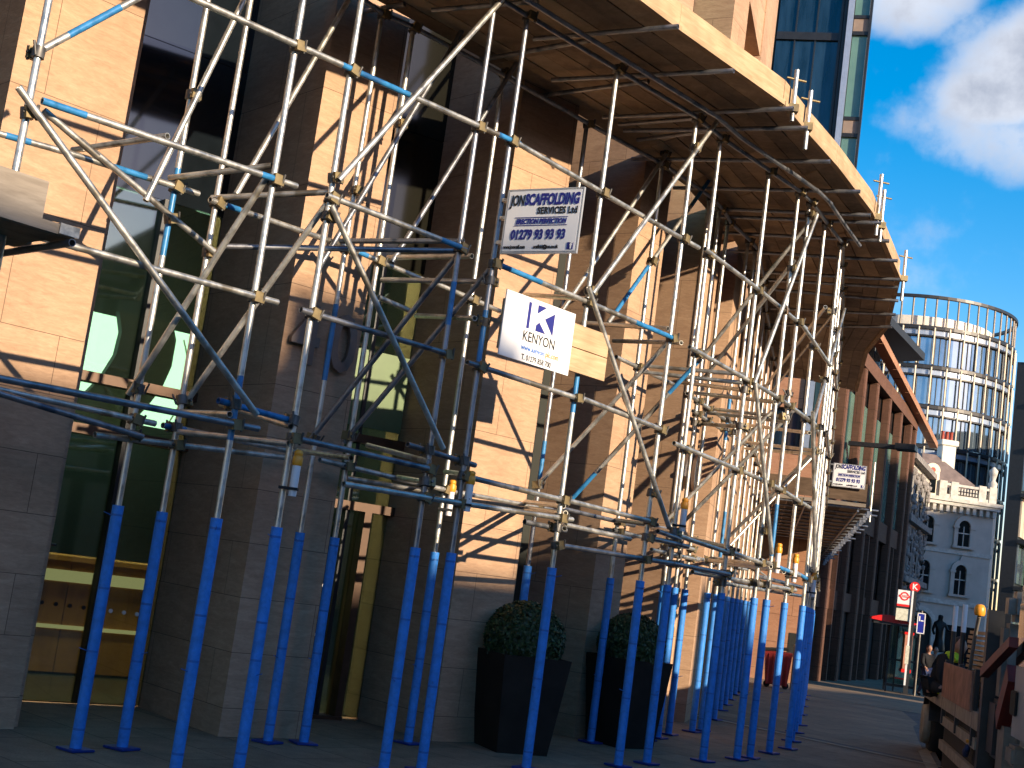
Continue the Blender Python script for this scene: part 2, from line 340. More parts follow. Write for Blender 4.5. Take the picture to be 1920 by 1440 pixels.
def put(name, mb, mats, parent=None, fr=None, label=None, cat=None, group=None, kind=None, base=None):
    Fm = fr or Matrix.Identity(4)
    if fr is not None: Wm = fr.copy()
    elif base is not None: Wm = Matrix.Translation(base)
    elif parent is not None: Wm = Matrix.Translation(WM[parent.name].translation)
    else:
        n = len(mb.v); Wm = Matrix.Translation((sum(p.x for p in mb.v)/n, sum(p.y for p in mb.v)/n, min(p.z for p in mb.v)))
    T = Wm.inverted() @ Fm
    me = bpy.data.meshes.new(name); me.from_pydata([T @ p for p in mb.v], [], mb.f)
    for k in (mats if isinstance(mats, (list, tuple)) else [mats]): me.materials.append(M[k])
    me.polygons.foreach_set('material_index', mb.m); me.polygons.foreach_set('use_smooth', mb.s); me.update()
    o = bpy.data.objects.new(name, me); link_obj(o, Wm, parent)
    return props(o, label, cat, group, kind)
def thing(name, loc, label, cat, group=None, kind=None, fr=None):
    o = bpy.data.objects.new(name, None); o.empty_display_size = .2
    link_obj(o, fr.copy() if fr is not None else Matrix.Translation(loc)); return props(o, label, cat, group, kind)
def children(o): return [c for c in bpy.data.objects if c.parent == o]
def copy_tree(src, Wm, parent=None):
    c = src.copy(); COL.objects.link(c); WM[c.name] = Wm
    if parent: c.parent = parent; c.matrix_basis = WM[parent.name].inverted() @ Wm
    else: c.matrix_basis = Wm
    for ch in children(src): copy_tree(ch, Wm @ (WM[src.name].inverted() @ WM[ch.name]), c)
    return c
def text(name, body, size, mat, fr, parent, bold=0.0, sx=1.0, shear=0.0, depth=.002, align='CENTER', space=1.0, label=None):
    """writing in the local x-z plane of fr (x along the line, z up, faces -y)"""
    cu = bpy.data.curves.new(name, 'FONT'); cu.body = body; cu.size = size; cu.align_x = align; cu.align_y = 'CENTER'; cu.extrude = depth/2; cu.offset = bold; cu.shear = shear; cu.space_character = space
    cu.resolution_u = 3
    tmp = bpy.data.objects.new('tmp', cu); COL.objects.link(tmp)
    dg = bpy.context.evaluated_depsgraph_get(); me = bpy.data.meshes.new_from_object(tmp.evaluated_get(dg))
    bpy.data.objects.remove(tmp); bpy.data.curves.remove(cu)
    me.transform(Matrix(((sx, 0, 0, 0), (0, 0, -1, 0), (0, 1, 0, 0), (0, 0, 0, 1)))); me.materials.clear(); me.materials.append(M[mat]); me.name = name
    o = bpy.data.objects.new(name, me); link_obj(o, fr.copy(), parent)
    if label: o['label'] = label
    return o
def off(fr, x=0, y=0, z=0): return fr @ Matrix.Translation((x, y, z))
TUBES = [
('ledger',(-2.65,8.77,5.31),(-0.22,11.38,5.42),'G',[(0.42, 0.62, 'B'), (0.92, 1, 'B')]),
('ledger',(-0.29,11.30,5.42),(0.66,12.31,5.34),'G'),
('ledger',(0.63,12.29,5.34),(1.73,13.53,5.28),'G'),
('ledger',(1.81,13.65,5.31),(2.67,14.73,5.18),'G'),
('ledger',(2.61,14.66,5.19),(3.43,15.84,5.08),'G'),
('ledger',(3.33,15.64,5.08),(4.06,17.10,4.91),'G'),
('ledger',(-3.19,8.19,4.23),(-1.79,9.69,4.31),'G',[(0, 0.15, 'B'), (0.84, 0.93, 'B')]),
('ledger',(-1.59,9.90,4.33),(-0.54,11.03,4.33),'G',[(0.8, 1, 'B')]),
('ledger',(-0.29,11.30,4.31),(0.65,12.31,4.28),'G',[(0, 0.45, 'B')]),
('ledger',(0.63,12.28,4.28),(1.58,13.31,4.25),'G',[(0.5, 0.95, 'B')]),
('ledger',(1.76,13.58,4.24),(2.74,14.82,4.14),'G'),
('ledger',(2.73,14.80,4.14),(3.25,15.50,4.08),'G'),
('ledger',(3.15,15.35,4.09),(3.85,16.68,4.06),'G'),
('ledger',(3.68,16.35,4.06),(4.91,20.18,4.27),'G'),
('ledger',(-3.12,8.27,3.38),(-1.79,9.69,3.42),'G'),
('ledger',(-1.64,9.86,3.42),(-0.53,11.05,3.42),'D'),
('ledger',(-0.40,11.19,3.40),(0.67,12.32,3.37),'G',[(0, 0.5, 'D')]),
('ledger',(0.60,12.25,3.39),(1.58,13.31,3.31),'G'),
('ledger',(1.71,13.50,3.22),(2.65,14.71,3.15),'G'),
('ledger',(2.60,14.65,3.16),(3.33,15.62,3.08),'G'),
('ledger',(3.24,15.49,3.09),(4.05,17.08,3.01),'G'),
('ledger',(-3.28,8.09,2.45),(-1.78,9.70,2.48),'D'),
('ledger',(-2.07,9.55,2.63),(-1.57,10.08,2.60),'B'),
('ledger',(-1.57,9.93,2.47),(-0.56,11.01,2.45),'D'),
('ledger',(-0.78,10.93,2.62),(-0.22,11.52,2.57),'D'),
('ledger',(-0.30,11.28,2.45),(0.64,12.29,2.42),'G',[(0, 0.5, 'D')]),
('ledger',(0.55,12.20,2.43),(1.57,13.30,2.39),'G'),
('ledger',(1.54,13.26,2.23),(2.04,13.96,2.22),'D'),
('ledger',(1.64,13.39,2.31),(1.93,13.82,2.28),'D'),
('ledger',(1.91,13.79,2.31),(2.58,14.62,2.24),'G'),
('ledger',(2.54,14.57,2.26),(3.09,15.25,2.20),'G'),
('ledger',(3.05,15.19,2.23),(3.85,16.68,2.16),'G',[(0.4, 0.7, 'B')]),
('ledger',(3.74,16.47,2.19),(4.16,17.39,2.13),'G',[(0.3, 1, 'B')]),
('ledger',(-1.18,10.34,2.20),(-0.26,11.32,2.22),'G'),
('ledger',(-0.31,11.27,2.22),(0.72,12.37,2.26),'G'),
('ledger',(0.28,12.07,2.17),(0.68,12.49,2.16),'D'),
('ledger',(0.67,12.48,2.21),(1.36,13.22,2.19),'G'),
('ledger',(0.63,12.26,2.01),(1.92,13.78,2.02),'D'),
('ledger',(1.88,13.72,2.02),(2.62,14.64,2.01),'D'),
('ledger',(2.13,14.04,1.97),(3.79,16.54,1.97),'G'),
('ledger',(2.48,14.68,1.91),(5.14,21.52,1.97),'G'),
('ledger',(3.08,15.43,2.05),(4.70,19.81,2.07),'D'),
('ledger',(3.96,21.47,2.05),(3.85,17.14,1.93),'G'),
('ledger',(-3.84,8.87,4.19),(-3.42,9.32,4.23),'G',[(0.3, 0.6, 'B')]),
('ledger',(-3.43,9.30,4.23),(-2.63,10.20,4.28),'G',[(0.35, 0.6, 'B')]),
('ledger',(-2.56,10.30,4.27),(-1.65,11.65,4.36),'G',[(0.1, 0.2, 'B')]),
('ledger',(-1.69,11.60,4.36),(-0.90,12.39,4.29),'G',[(0.2, 0.3, 'B')]),
('ledger',(-0.93,12.37,4.31),(0.14,13.54,4.23),'G'),
('ledger',(1.10,14.61,4.21),(1.88,15.60,4.15),'G'),
('ledger',(2.10,15.91,4.11),(3.31,18.72,4.11),'G'),
('ledger',(2.23,16.14,3.94),(3.57,19.71,4.04),'G'),
('ledger',(-1.31,11.96,4.00),(-1.03,12.26,3.97),'G'),
('ledger',(-3.61,9.12,2.47),(-2.65,10.18,2.45),'G'),
('ledger',(-3.59,9.07,2.45),(-2.69,10.04,2.33),'D'),
('ledger',(-2.97,9.79,2.28),(-1.79,11.44,2.41),'G'),
('ledger',(-2.64,10.37,2.46),(-1.78,11.65,2.48),'G',[(0, 0.15, 'B')]),
('ledger',(-1.58,11.74,2.45),(-0.32,13.03,2.39),'G'),
('ledger',(-0.37,12.98,2.40),(0.60,14.07,2.41),'G'),
('ledger',(-1.36,12.06,2.34),(-0.67,12.80,2.36),'G'),
('ledger',(0.62,14.09,2.45),(1.59,15.20,2.42),'D'),
('ledger',(1.52,15.09,2.45),(2.25,16.17,2.47),'D'),
('ledger',(1.86,15.57,2.19),(2.66,17.13,2.19),'G'),
('ledger',(2.56,16.96,2.21),(4.68,24.44,2.35),'G'),
('ledger',(1.33,14.87,2.32),(2.55,16.93,2.31),'G'),
('transom',(-2.59,8.96,4.34),(-3.40,9.47,4.29),'G'),
('transom',(-1.98,9.62,4.42),(-2.84,10.07,4.34),'G'),
('transom',(-1.60,10.03,4.39),(-2.58,10.43,4.32),'G'),
('transom',(-1.97,9.54,2.54),(-2.57,10.33,2.57),'G'),
('transom',(-1.59,9.95,2.55),(-2.30,10.73,2.72),'G'),
('transom',(-0.49,11.21,4.32),(-1.29,12.10,4.41),'G'),
('transom',(-0.26,11.37,4.16),(-1.31,11.99,4.17),'G'),
('transom',(-0.39,11.23,3.79),(-0.98,12.35,3.95),'G'),
('transom',(0.61,12.30,4.32),(0.01,13.44,4.52),'G'),
('transom',(1.48,13.23,4.33),(0.62,14.12,4.44),'G'),
('transom',(1.66,13.47,4.25),(1.05,14.59,4.38),'G'),
('transom',(2.53,14.60,4.21),(1.48,15.08,4.23),'G'),
('transom',(2.52,14.59,4.11),(1.41,14.98,4.14),'G'),
('transom',(2.62,14.71,4.05),(2.01,15.82,4.22),'G'),
('transom',(3.02,15.19,4.04),(2.25,16.24,4.18),'G'),
('transom',(3.27,15.58,3.94),(2.60,17.07,4.13),'G'),
('transom',(3.28,15.60,3.89),(2.54,16.97,4.06),'G'),
('transom',(2.61,14.70,3.64),(2.39,16.55,3.85),'G'),
('transom',(3.77,16.59,3.93),(3.47,19.43,4.30),'G'),
('transom',(3.91,16.86,3.75),(3.56,19.77,4.09),'G'),
('transom',(3.90,16.83,3.70),(3.60,19.89,4.01),'G'),
('transom',(-0.59,11.02,2.51),(-1.22,12.10,2.66),'G'),
('transom',(-0.56,11.05,2.34),(-0.93,12.40,2.43),'G'),
('transom',(-0.26,11.37,2.47),(-0.52,12.84,2.57),'G'),
('transom',(0.62,12.31,2.37),(0.30,13.77,2.44),'G'),
('transom',(0.66,12.35,2.17),(0.69,14.20,2.41),'G'),
('transom',(1.63,13.43,2.37),(1.35,14.91,2.44),'G'),
('transom',(1.91,13.83,2.34),(1.83,15.58,2.44),'G'),
('transom',(2.62,14.70,2.30),(2.27,16.27,2.42),'G'),
('transom',(2.73,14.85,2.29),(2.54,16.96,2.43),'G'),
('transom',(3.25,15.54,2.18),(2.96,17.73,2.26),'G'),
('transom',(3.53,16.10,2.16),(3.27,18.66,2.24),'G'),
('transom',(3.41,15.85,2.18),(2.86,17.55,2.22),'G'),
('transom',(0.65,12.34,2.31),(0.31,13.78,2.38),'G'),
('transom',(-1.59,9.95,2.42),(-2.52,10.40,2.43),'G'),
('transom',(-1.16,10.41,2.41),(-1.75,11.56,2.49),'G'),
('transom',(-0.55,11.10,4.33),(-2.45,10.56,3.97),'D'),
('transom',(-0.57,11.04,4.40),(-1.72,11.60,4.38),'D'),
('brace',(-3.28,8.01,4.24),(-1.79,9.60,2.57),'G'),
('brace',(-3.22,8.33,4.21),(-2.93,8.64,4.04),'G'),
('brace',(-3.32,9.36,4.34),(-2.45,10.38,3.86),'G'),
('brace',(-2.55,10.24,5.92),(-2.91,9.80,4.07),'G'),
('brace',(-3.31,8.24,4.55),(-2.87,8.71,5.21),'G',[(0.3, 0.8, 'B')]),
('brace',(-1.79,11.37,6.85),(-2.40,10.45,4.38),'G'),
('brace',(-2.00,9.57,4.30),(-2.85,10.04,2.63),'G'),
('brace',(-1.60,10.01,4.29),(-2.53,10.48,2.65),'G'),
('brace',(-1.52,9.91,4.46),(-0.47,11.02,6.67),'G'),
('brace',(-0.80,12.44,7.20),(-1.79,11.36,4.08),'D'),
('brace',(-0.09,13.21,7.61),(-1.24,11.97,4.34),'D'),
('brace',(-0.56,11.12,4.38),(-1.70,11.71,2.59),'D'),
('brace',(-0.31,11.39,4.30),(-1.42,11.97,2.65),'D'),
('brace',(-1.54,9.88,4.25),(-0.49,11.00,2.63),'G'),
('brace',(0.58,12.15,4.40),(1.76,13.47,2.36),'G'),
('brace',(0.63,12.21,4.36),(1.78,13.51,6.69),'G'),
('brace',(1.70,15.27,7.36),(0.42,13.80,4.49),'G'),
('brace',(2.31,16.20,7.27),(0.95,14.38,4.53),'G',[(0.05, 0.35, 'B'), (0.7, 0.95, 'B')]),
('brace',(1.56,13.41,4.29),(0.38,13.93,2.60),'G'),
('brace',(1.97,13.98,4.24),(0.81,14.40,2.58),'G',[(0.04, 0.26, 'B'), (0.82, 1, 'B')]),
('brace',(3.26,15.67,4.22),(2.03,15.94,2.55),'G'),
('brace',(3.45,16.05,4.13),(2.35,16.59,2.63),'G'),
('brace',(4.91,20.47,4.33),(3.49,19.70,2.54),'G'),
('brace',(4.01,17.16,3.81),(3.15,18.42,2.49),'G'),
('brace',(2.67,14.64,4.15),(3.20,15.32,2.32),'G'),
('brace',(3.72,16.30,4.16),(4.15,17.15,2.24),'G'),
('brace',(3.35,15.55,6.42),(2.66,14.63,4.13),'G'),
('brace',(4.58,18.77,6.07),(3.75,16.38,4.01),'G'),
('brace',(3.35,15.86,6.44),(2.37,16.68,4.76),'G'),
('brace',(3.12,15.45,5.80),(2.39,16.73,4.44),'G'),
('brace',(3.89,16.96,5.64),(4.67,24.75,5.72),'G'),
('brace',(4.89,20.43,6.48),(5.30,27.14,6.08),'G'),
('deck_transom',(-1.19,11.67,6.66),(-0.23,11.16,6.66),'D'),
('deck_transom',(-0.24,12.01,6.66),(1.03,11.29,6.66),'D'),
('deck_transom',(-0.75,12.71,6.66),(0.28,11.86,6.66),'D'),
('deck_transom',(-0.02,12.99,6.66),(1.68,12.11,6.66),'D'),
('deck_transom',(-0.27,13.60,6.66),(0.93,12.67,6.66),'D'),
('deck_transom',(0.58,13.88,6.66),(2.42,12.86,6.66),'D'),
('deck_transom',(0.84,14.21,6.66),(2.68,13.35,6.66),'D'),
('deck_transom',(1.03,15.14,6.66),(3.16,14.29,6.66),'D'),
('deck_transom',(1.65,16.04,6.66),(3.75,15.19,6.66),'D'),
('deck_transom',(2.21,16.72,6.66),(4.12,16.05,6.66),'D'),
('deck_transom',(2.27,17.05,6.66),(4.33,16.32,6.66),'D'),
('deck_transom',(2.50,17.79,6.66),(4.66,17.07,6.66),'D'),
('deck_transom',(2.84,18.65,6.66),(5.05,17.97,6.66),'D'),
('deck_transom',(3.20,19.73,6.66),(5.38,18.96,6.66),'D'),
('deck_transom',(3.29,20.20,6.66),(5.50,19.43,6.66),'D'),
('deck_transom',(3.48,20.71,6.66),(5.76,20.25,6.66),'D'),
('deck_transom',(3.92,22.05,6.66),(6.01,21.20,6.66),'D'),
('deck_transom',(4.19,23.41,6.66),(6.23,22.14,6.66),'D'),
('deck_transom',(-1.44,11.62,6.66),(-2.08,12.09,6.66),'D'),
('deck_transom',(1.02,14.45,6.66),(1.73,13.84,6.66),'D'),
('deck_transom',(0.77,14.03,6.66),(1.51,13.53,6.66),'D'),
('deck_ledger',(-5.80,5.45,6.58),(-0.25,11.38,6.58),'D'),
('deck_ledger',(-0.33,11.29,6.58),(1.59,13.34,6.58),'D'),
('deck_ledger',(1.51,13.25,6.58),(1.92,13.85,6.58),'D'),
('deck_ledger',(1.84,13.75,6.58),(2.63,14.72,6.58),'D'),
('deck_ledger',(2.55,14.63,6.58),(3.12,15.32,6.58),'D'),
('deck_ledger',(3.05,15.22,6.58),(3.32,15.66,6.58),'D'),
('deck_ledger',(3.26,15.55,6.58),(3.71,16.46,6.58),'D'),
('deck_ledger',(3.65,16.35,6.58),(4.12,17.27,6.58),'D'),
('deck_ledger',(4.07,17.15,6.58),(4.39,18.35,6.58),'D'),
('deck_ledger',(4.36,18.23,6.58),(4.76,19.75,6.58),'D'),
('deck_ledger',(4.73,19.63,6.58),(5.14,21.15,6.58),'D'),
('deck_ledger',(5.11,21.03,6.58),(5.69,23.35,6.58),'D'),
('deck_ledger',(5.67,23.23,6.58),(6.24,25.55,6.58),'D'),
('deck_ledger',(6.21,25.43,6.58),(6.79,27.75,6.58),'D'),
('deck_ledger',(6.76,27.64,6.58),(7.34,29.95,6.58),'D'),
('deck_ledger',(-5.64,5.30,6.58),(-0.10,11.23,6.58),'D'),
('deck_ledger',(-0.18,11.15,6.58),(1.74,13.20,6.58),'D'),
('deck_ledger',(1.67,13.11,6.58),(2.08,13.72,6.58),'D'),
('deck_ledger',(2.01,13.63,6.58),(2.79,14.59,6.58),'D'),
('deck_ledger',(2.72,14.49,6.58),(3.28,15.19,6.58),'D'),
('deck_ledger',(3.21,15.09,6.58),(3.51,15.56,6.58),'D'),
('deck_ledger',(3.45,15.46,6.58),(3.89,16.36,6.58),'D'),
('deck_ledger',(3.84,16.26,6.58),(4.31,17.19,6.58),'D'),
('deck_ledger',(-6.41,6.13,6.58),(-2.71,10.10,6.58),'D'),
('deck_ledger',(-2.79,10.01,6.58),(-2.48,10.45,6.58),'D'),
('deck_ledger',(-2.54,10.35,6.58),(-1.59,11.77,6.58),'D'),
('deck_ledger',(-1.67,11.69,6.58),(-1.30,11.98,6.58),'D'),
('deck_ledger',(-1.39,11.90,6.58),(-0.43,12.91,6.58),'D'),
('deck_ledger',(-0.52,12.82,6.58),(0.49,13.97,6.58),'D'),
('deck_ledger',(0.41,13.88,6.58),(1.45,15.01,6.58),'D'),
('deck_ledger',(1.38,14.92,6.58),(2.18,16.04,6.58),'D'),
('deck_ledger',(2.12,15.94,6.58),(2.36,16.44,6.58),'D'),
('deck_ledger',(2.32,16.33,6.58),(2.57,17.02,6.58),'D'),
('deck_ledger',(2.52,16.91,6.58),(2.99,17.76,6.58),'D'),
('deck_ledger',(2.94,17.65,6.58),(3.15,18.13,6.58),'D'),
('deck_ledger',(3.11,18.02,6.58),(3.64,20.03,6.58),'D'),
('deck_ledger',(3.61,19.91,6.58),(4.06,21.94,6.58),'D'),
('deck_ledger',(4.03,21.82,6.58),(4.39,23.25,6.58),'D'),
('deck_ledger',(4.36,23.13,6.58),(4.72,24.67,6.58),'D'),
('deck_ledger',(4.69,24.56,6.58),(5.10,26.17,6.58),'D'),
('deck_ledger',(5.07,26.06,6.58),(5.38,27.16,6.58),'D'),
('deck_ledger',(5.35,27.05,6.58),(5.62,28.01,6.58),'D'),
('ledger',(3.62,19.91,2.45),(4.07,21.94,2.45),'G'),
('ledger',(4.04,21.82,2.45),(4.40,23.25,2.45),'G'),
('ledger',(4.37,23.13,2.45),(4.73,24.67,2.45),'G'),
('ledger',(4.70,24.55,2.45),(5.11,26.17,2.45),'G'),
('ledger',(5.08,26.05,2.45),(5.39,27.16,2.45),'G'),
('ledger',(5.36,27.05,2.45),(5.63,28.01,2.45),'G'),
('ledger',(5.59,27.89,2.45),(6.66,32.15,2.45),'G'),
('ledger',(4.38,18.23,2.30),(4.78,19.75,2.30),'G'),
('ledger',(4.75,19.63,2.30),(5.16,21.14,2.30),'G'),
('ledger',(5.13,21.03,2.30),(5.71,23.35,2.30),'G'),
('ledger',(5.68,23.23,2.30),(6.26,25.55,2.30),'G'),
('ledger',(6.23,25.43,2.30),(6.81,27.75,2.30),'G'),
('ledger',(6.78,27.63,2.30),(7.36,29.95,2.30),'G'),
('ledger',(7.33,29.83,2.30),(8.06,32.65,2.30),'G'),
('ledger',(4.38,18.23,4.20),(4.78,19.75,4.20),'G'),
('ledger',(4.75,19.63,4.20),(5.16,21.14,4.20),'G'),
('ledger',(5.13,21.03,4.20),(5.71,23.35,4.20),'G'),
('ledger',(5.68,23.23,4.20),(6.26,25.55,4.20),'G'),
('ledger',(6.23,25.43,4.20),(6.81,27.75,4.20),'G'),
('ledger',(6.78,27.63,4.20),(7.36,29.95,4.20),'G'),
('ledger',(7.33,29.83,4.20),(8.06,32.65,4.20),'G'),
('ledger',(3.62,19.91,4.30),(4.07,21.94,4.30),'G'),
('ledger',(4.04,21.82,4.30),(4.40,23.25,4.30),'G'),
('ledger',(4.37,23.13,4.30),(4.73,24.67,4.30),'G'),
('ledger',(4.70,24.55,4.30),(5.11,26.17,4.30),'G'),
('ledger',(5.08,26.05,4.30),(5.39,27.16,4.30),'G'),
('ledger',(5.36,27.05,4.30),(5.63,28.01,4.30),'G'),
('ledger',(5.59,27.89,4.30),(6.66,32.15,4.30),'G'),
('ledger',(4.38,18.23,5.30),(4.78,19.75,5.30),'G'),
('ledger',(4.75,19.63,5.30),(5.16,21.14,5.30),'G'),
('ledger',(5.13,21.03,5.30),(5.71,23.35,5.30),'G'),
('ledger',(5.68,23.23,5.30),(6.26,25.55,5.30),'G'),
('ledger',(6.23,25.43,5.30),(6.81,27.75,5.30),'G'),
('ledger',(6.78,27.63,5.30),(7.36,29.95,5.30),'G'),
]
UPRIGHTS = [(-3.27,8.19,'o'),(-1.95,9.60,'o'),(-1.58,10.00,'o'),(-0.60,11.05,'o'),(-0.31,11.35,'o'),(0.59,12.28,'o'),(1.52,13.32,'o'),(1.86,13.82,'o'),(2.57,14.69,'o'),(3.05,15.29,'o'),(3.26,15.62,'o'),(3.65,16.42,'o'),(4.06,17.22,'o'),(4.35,18.30,'o'),(4.72,19.70,'o'),(5.10,21.10,'o'),(5.65,23.30,'o'),(6.20,25.50,'o'),(6.75,27.70,'o'),(7.30,29.90,'o'),(-2.79,10.08,'i'),(-2.54,10.42,'i'),(-1.65,11.75,'i'),(-1.37,11.97,'i'),(-0.51,12.90,'i'),(0.42,13.95,'i'),(1.38,14.99,'i'),(2.11,16.01,'i'),(2.30,16.40,'i'),(2.51,16.98,'i'),(2.92,17.73,'i'),(3.09,18.09,'i'),(3.59,19.98,'i'),(4.01,21.89,'i'),(4.33,23.20,'i'),(4.67,24.62,'i'),(5.04,26.12,'i'),(5.32,27.12,'i'),(5.56,27.96,'i')]
POSTS = [[2.419, 13.182, 6.724, 7.178], [2.677, 13.644, 6.611, 7.164], [4.257, 16.478, 6.622, 7.327], [4.402, 16.818, 6.646, 7.243], [5.473, 19.311, 6.524, 7.193]]

# ------------------------------------------------------------------ ground (the pavement is the zero level)
def ground_z(y): return 0 if y < 28 else (-.027*(y-28) if y < 48 else -.54-.012*(y-48))
def sheet(name, rows, mat, dz):
    mb = MB()
    for a, b in zip(rows, rows[1:]):
        for i in range(len(a)-1):
            mb.face([(p[0], p[1], ground_z(p[1])+dz) for p in (a[i], a[i+1], b[i+1], b[i])])
    return put(name, mb, mat, kind='structure', base=(0, 0, 0))
ys = [-60, -20, 0, 8, 14, 20, 24, 28, 34, 40, 48, 60, 80, 120, 200, 400, 900]
sheet('road', [[(x, y) for x in (-600, -60, 0, 20, 60, 600)] for y in ys], 'asphalt', -.12)
KERB = [(-3.5, -6), (.8, 4), (3.6, 10.5), (5.2, 15), (6.45, 19.5), (9.3, 25), (10.9, 28.5), (14.0, 36), (17.6, 45), (20.6, 52), (27, 66), (34, 86)]
sheet('pavement', [[(-60, y), (-12, y), (x, y)] for x, y in KERB], 'paving', 0)
mb = MB()
for (x0, y0), (x1, y1) in zip(KERB, KERB[1:]):
    n = Vector((y1-y0, x0-x1, 0)).normalized()*.16
    a, b, u = Vector((x0, y0, ground_z(y0))), Vector((x1, y1, ground_z(y1))), Vector((0, 0, .003))
    mb.face([a+u, a+n+u, b+n+u, b+u]); mb.face([a+n+u, a+n-Vector((0, 0, .13)), b+n-Vector((0, 0, .13)), b+n+u])
put('kerb_and_strip', mb, 'kerb_and_strip', kind='structure', base=(0, 0, 0))
def strip(name, pts, w, mat, dz):
    mb = MB()
    for p, q in zip(pts, pts[1:]):
        p, q = Vector((*p, 0)), Vector((*q, 0)); n = Vector((q.y-p.y, p.x-q.x, 0)).normalized()*w/2
        mb.face([(v.x, v.y, ground_z(v.y)+dz) for v in (p-n, p+n, q+n, q-n)])
    return put(name, mb, mat, kind='structure', base=(0, 0, 0))
# a grey crossing let into the pavement between two pale strips
mb = MB()
mb.face([(x, y, ground_z(y)+.004) for x, y in ((1.2, 22.6), (6.2, 17.75), (8.0, 24.0), (9.55, 28.2), (7.55, 30.1), (3.2, 34.4))])
put('path', mb, 'crossing', kind='structure', base=(0, 0, 0))
strip('kerb_and_strip', [(1.2, 22.6), (3.62, 20.09), (6.25, 17.5)], .14, 'kerb_and_strip', .008)  # pale coloured strips laid over the paving
strip('kerb_and_strip', [(3.2, 34.4), (7.39, 30.24), (9.5, 28.15)], .14, 'kerb_and_strip', .008)

# ------------------------------------------------------------------ the stone office
OFFICE = thing('stone_office', (-3.45, 10.67, 0), 'sandstone office block with deep fins and green glass behind the scaffolding', 'building')
PIERS = [((-6.9, 7.25), (-6.1, 8.0)), ((-4.15, 9.96), (-3.45, 10.67)), ((-2.07, 11.73), (-1.45, 12.26)), ((-.30, 13.32), (.31, 13.87)), ((1.21, 15.27), (1.60, 15.82)),
         ((2.29, 17.2), (2.56, 17.69)), ((3.0, 18.92), (3.45, 20.6)), ((3.95, 22.6), (4.25, 23.9)), ((4.8, 26.3), (5.1, 27.5)), ((5.7, 30.0), (6.0, 31.2)), ((6.5, 33.6), (6.8, 34.8))]
TOP = 22.0
DEPTH = 1.45
inner = []
for i, (a, b) in enumerate(PIERS):
    a, b = Vector((*a, 0)), Vector((*b, 0)); t = (b-a).normalized(); w = (b-a).length; az = math.degrees(math.atan2(t.x, t.y)); fr = frame(a.x, a.y, 0, az)
    top = TOP if i < 7 else 9.4
    dp = 1.16 if i == 3 else DEPTH
    mb = MB(); mb.box(0, w, 0, dp+.3, -.3, top)
    if i in (3, 5):                                     # stepped return on the far arris
        mb.box(w, w+.12, .12, DEPTH+.3, -.3, TOP); mb.box(w+.12, w+.24, .26, DEPTH+.3, -.3, TOP)
    elif i != 2: mb.box(w, w+.08, .10, DEPTH+.3, -.3, top)
    put('stone_pier', mb, 'stone', OFFICE, fr)
    n = Vector((-t.y, t.x, 0)); inner.append((a+n*dp, b+n*DEPTH, t))
def bay_frame(i):
    p, q = inner[i][1], inner[i+1][0]; t = (q-p).normalized(); return frame(p.x, p.y, 0, math.degrees(math.atan2(t.x, t.y))), (q-p).length
for i in range(len(PIERS)-1):
    fr, w = bay_frame(i)
    up = 4.75 if i < 3 else 3.2
    mb = MB(); mb.box(-.02, w+.02, .05, .075, .02, up); pane = put('glazing', mb, 'glass', OFFICE, fr)
    mb = MB(); k = 2 if w > 1.2 else 1
    for j in range(1, k+1): mb.box(w*j/(k+1)-.022, w*j/(k+1)+.022, -.03, .10, .02, up)
    put('mullion', mb, 'dark_frame', pane, fr)
    mb = MB(); z = up
    tp = TOP if i < 6 else 9.3
    while z < tp:
        mb.box(-.02, w+.02, .04, .10, z, min(tp, z+1.49)); mb.box(-.02, w+.02, .05, .09, z+1.49, z+1.5); z += 1.5
    put('upper_panel', mb, 'glass_olive' if i in (2, 3) else 'glass_dark', OFFICE, fr)
    for zz in ((2.42, 2.9) if i == 1 else (2.12, 2.82)):
        mb = MB(); mb.box(-.02, w+.02, -.06, .14, zz, zz+.09); put('glazing_bar', mb, 'bronze', pane, fr)
# stone gussets closing the upper bays in slanting triangles
for i, zl, zh in ((5, 9.74, 10.08),):
    a, b = Vector((*PIERS[i][1], 0)), Vector((*PIERS[i+1][0], 0)); t = (b-a).normalized(); fr = frame(a.x, a.y, 0, math.degrees(math.atan2(t.x, t.y))); w = (b-a).length
    mb = MB(); mb.prism([(0, zh), (w, zl), (w, TOP-2), (0, TOP-2)], .02, .4, 0, 'y'); put('stone_gusset', mb, 'stone', OFFICE, fr)
    mb = MB(); mb.prism([(0, 6.9), (w, 6.9), (w, 9.68), (0, 9.27)], .03, .7, 0, 'y'); put('stone_sill', mb, 'stone', OFFICE, fr)
    mb = MB(); mb.box(-.05, w+.05, .72, .80, 9, 10.4); put('niche_back', mb, 'void', OFFICE, fr)
fr, w = bay_frame(4)
mb = MB(); mb.box(-.3, w+.5, -.80, -.74, 6.9, 14); uw = put('upper_window', mb, 'green_panel', OFFICE, fr)
mb = MB(); mb.box(.16, .30, -.86, -.80, 6.9, 14); mb.box(w-.1, w+.02, -.86, -.80, 6.9, 14); put('window_frame', mb, 'dark_frame', uw, fr)
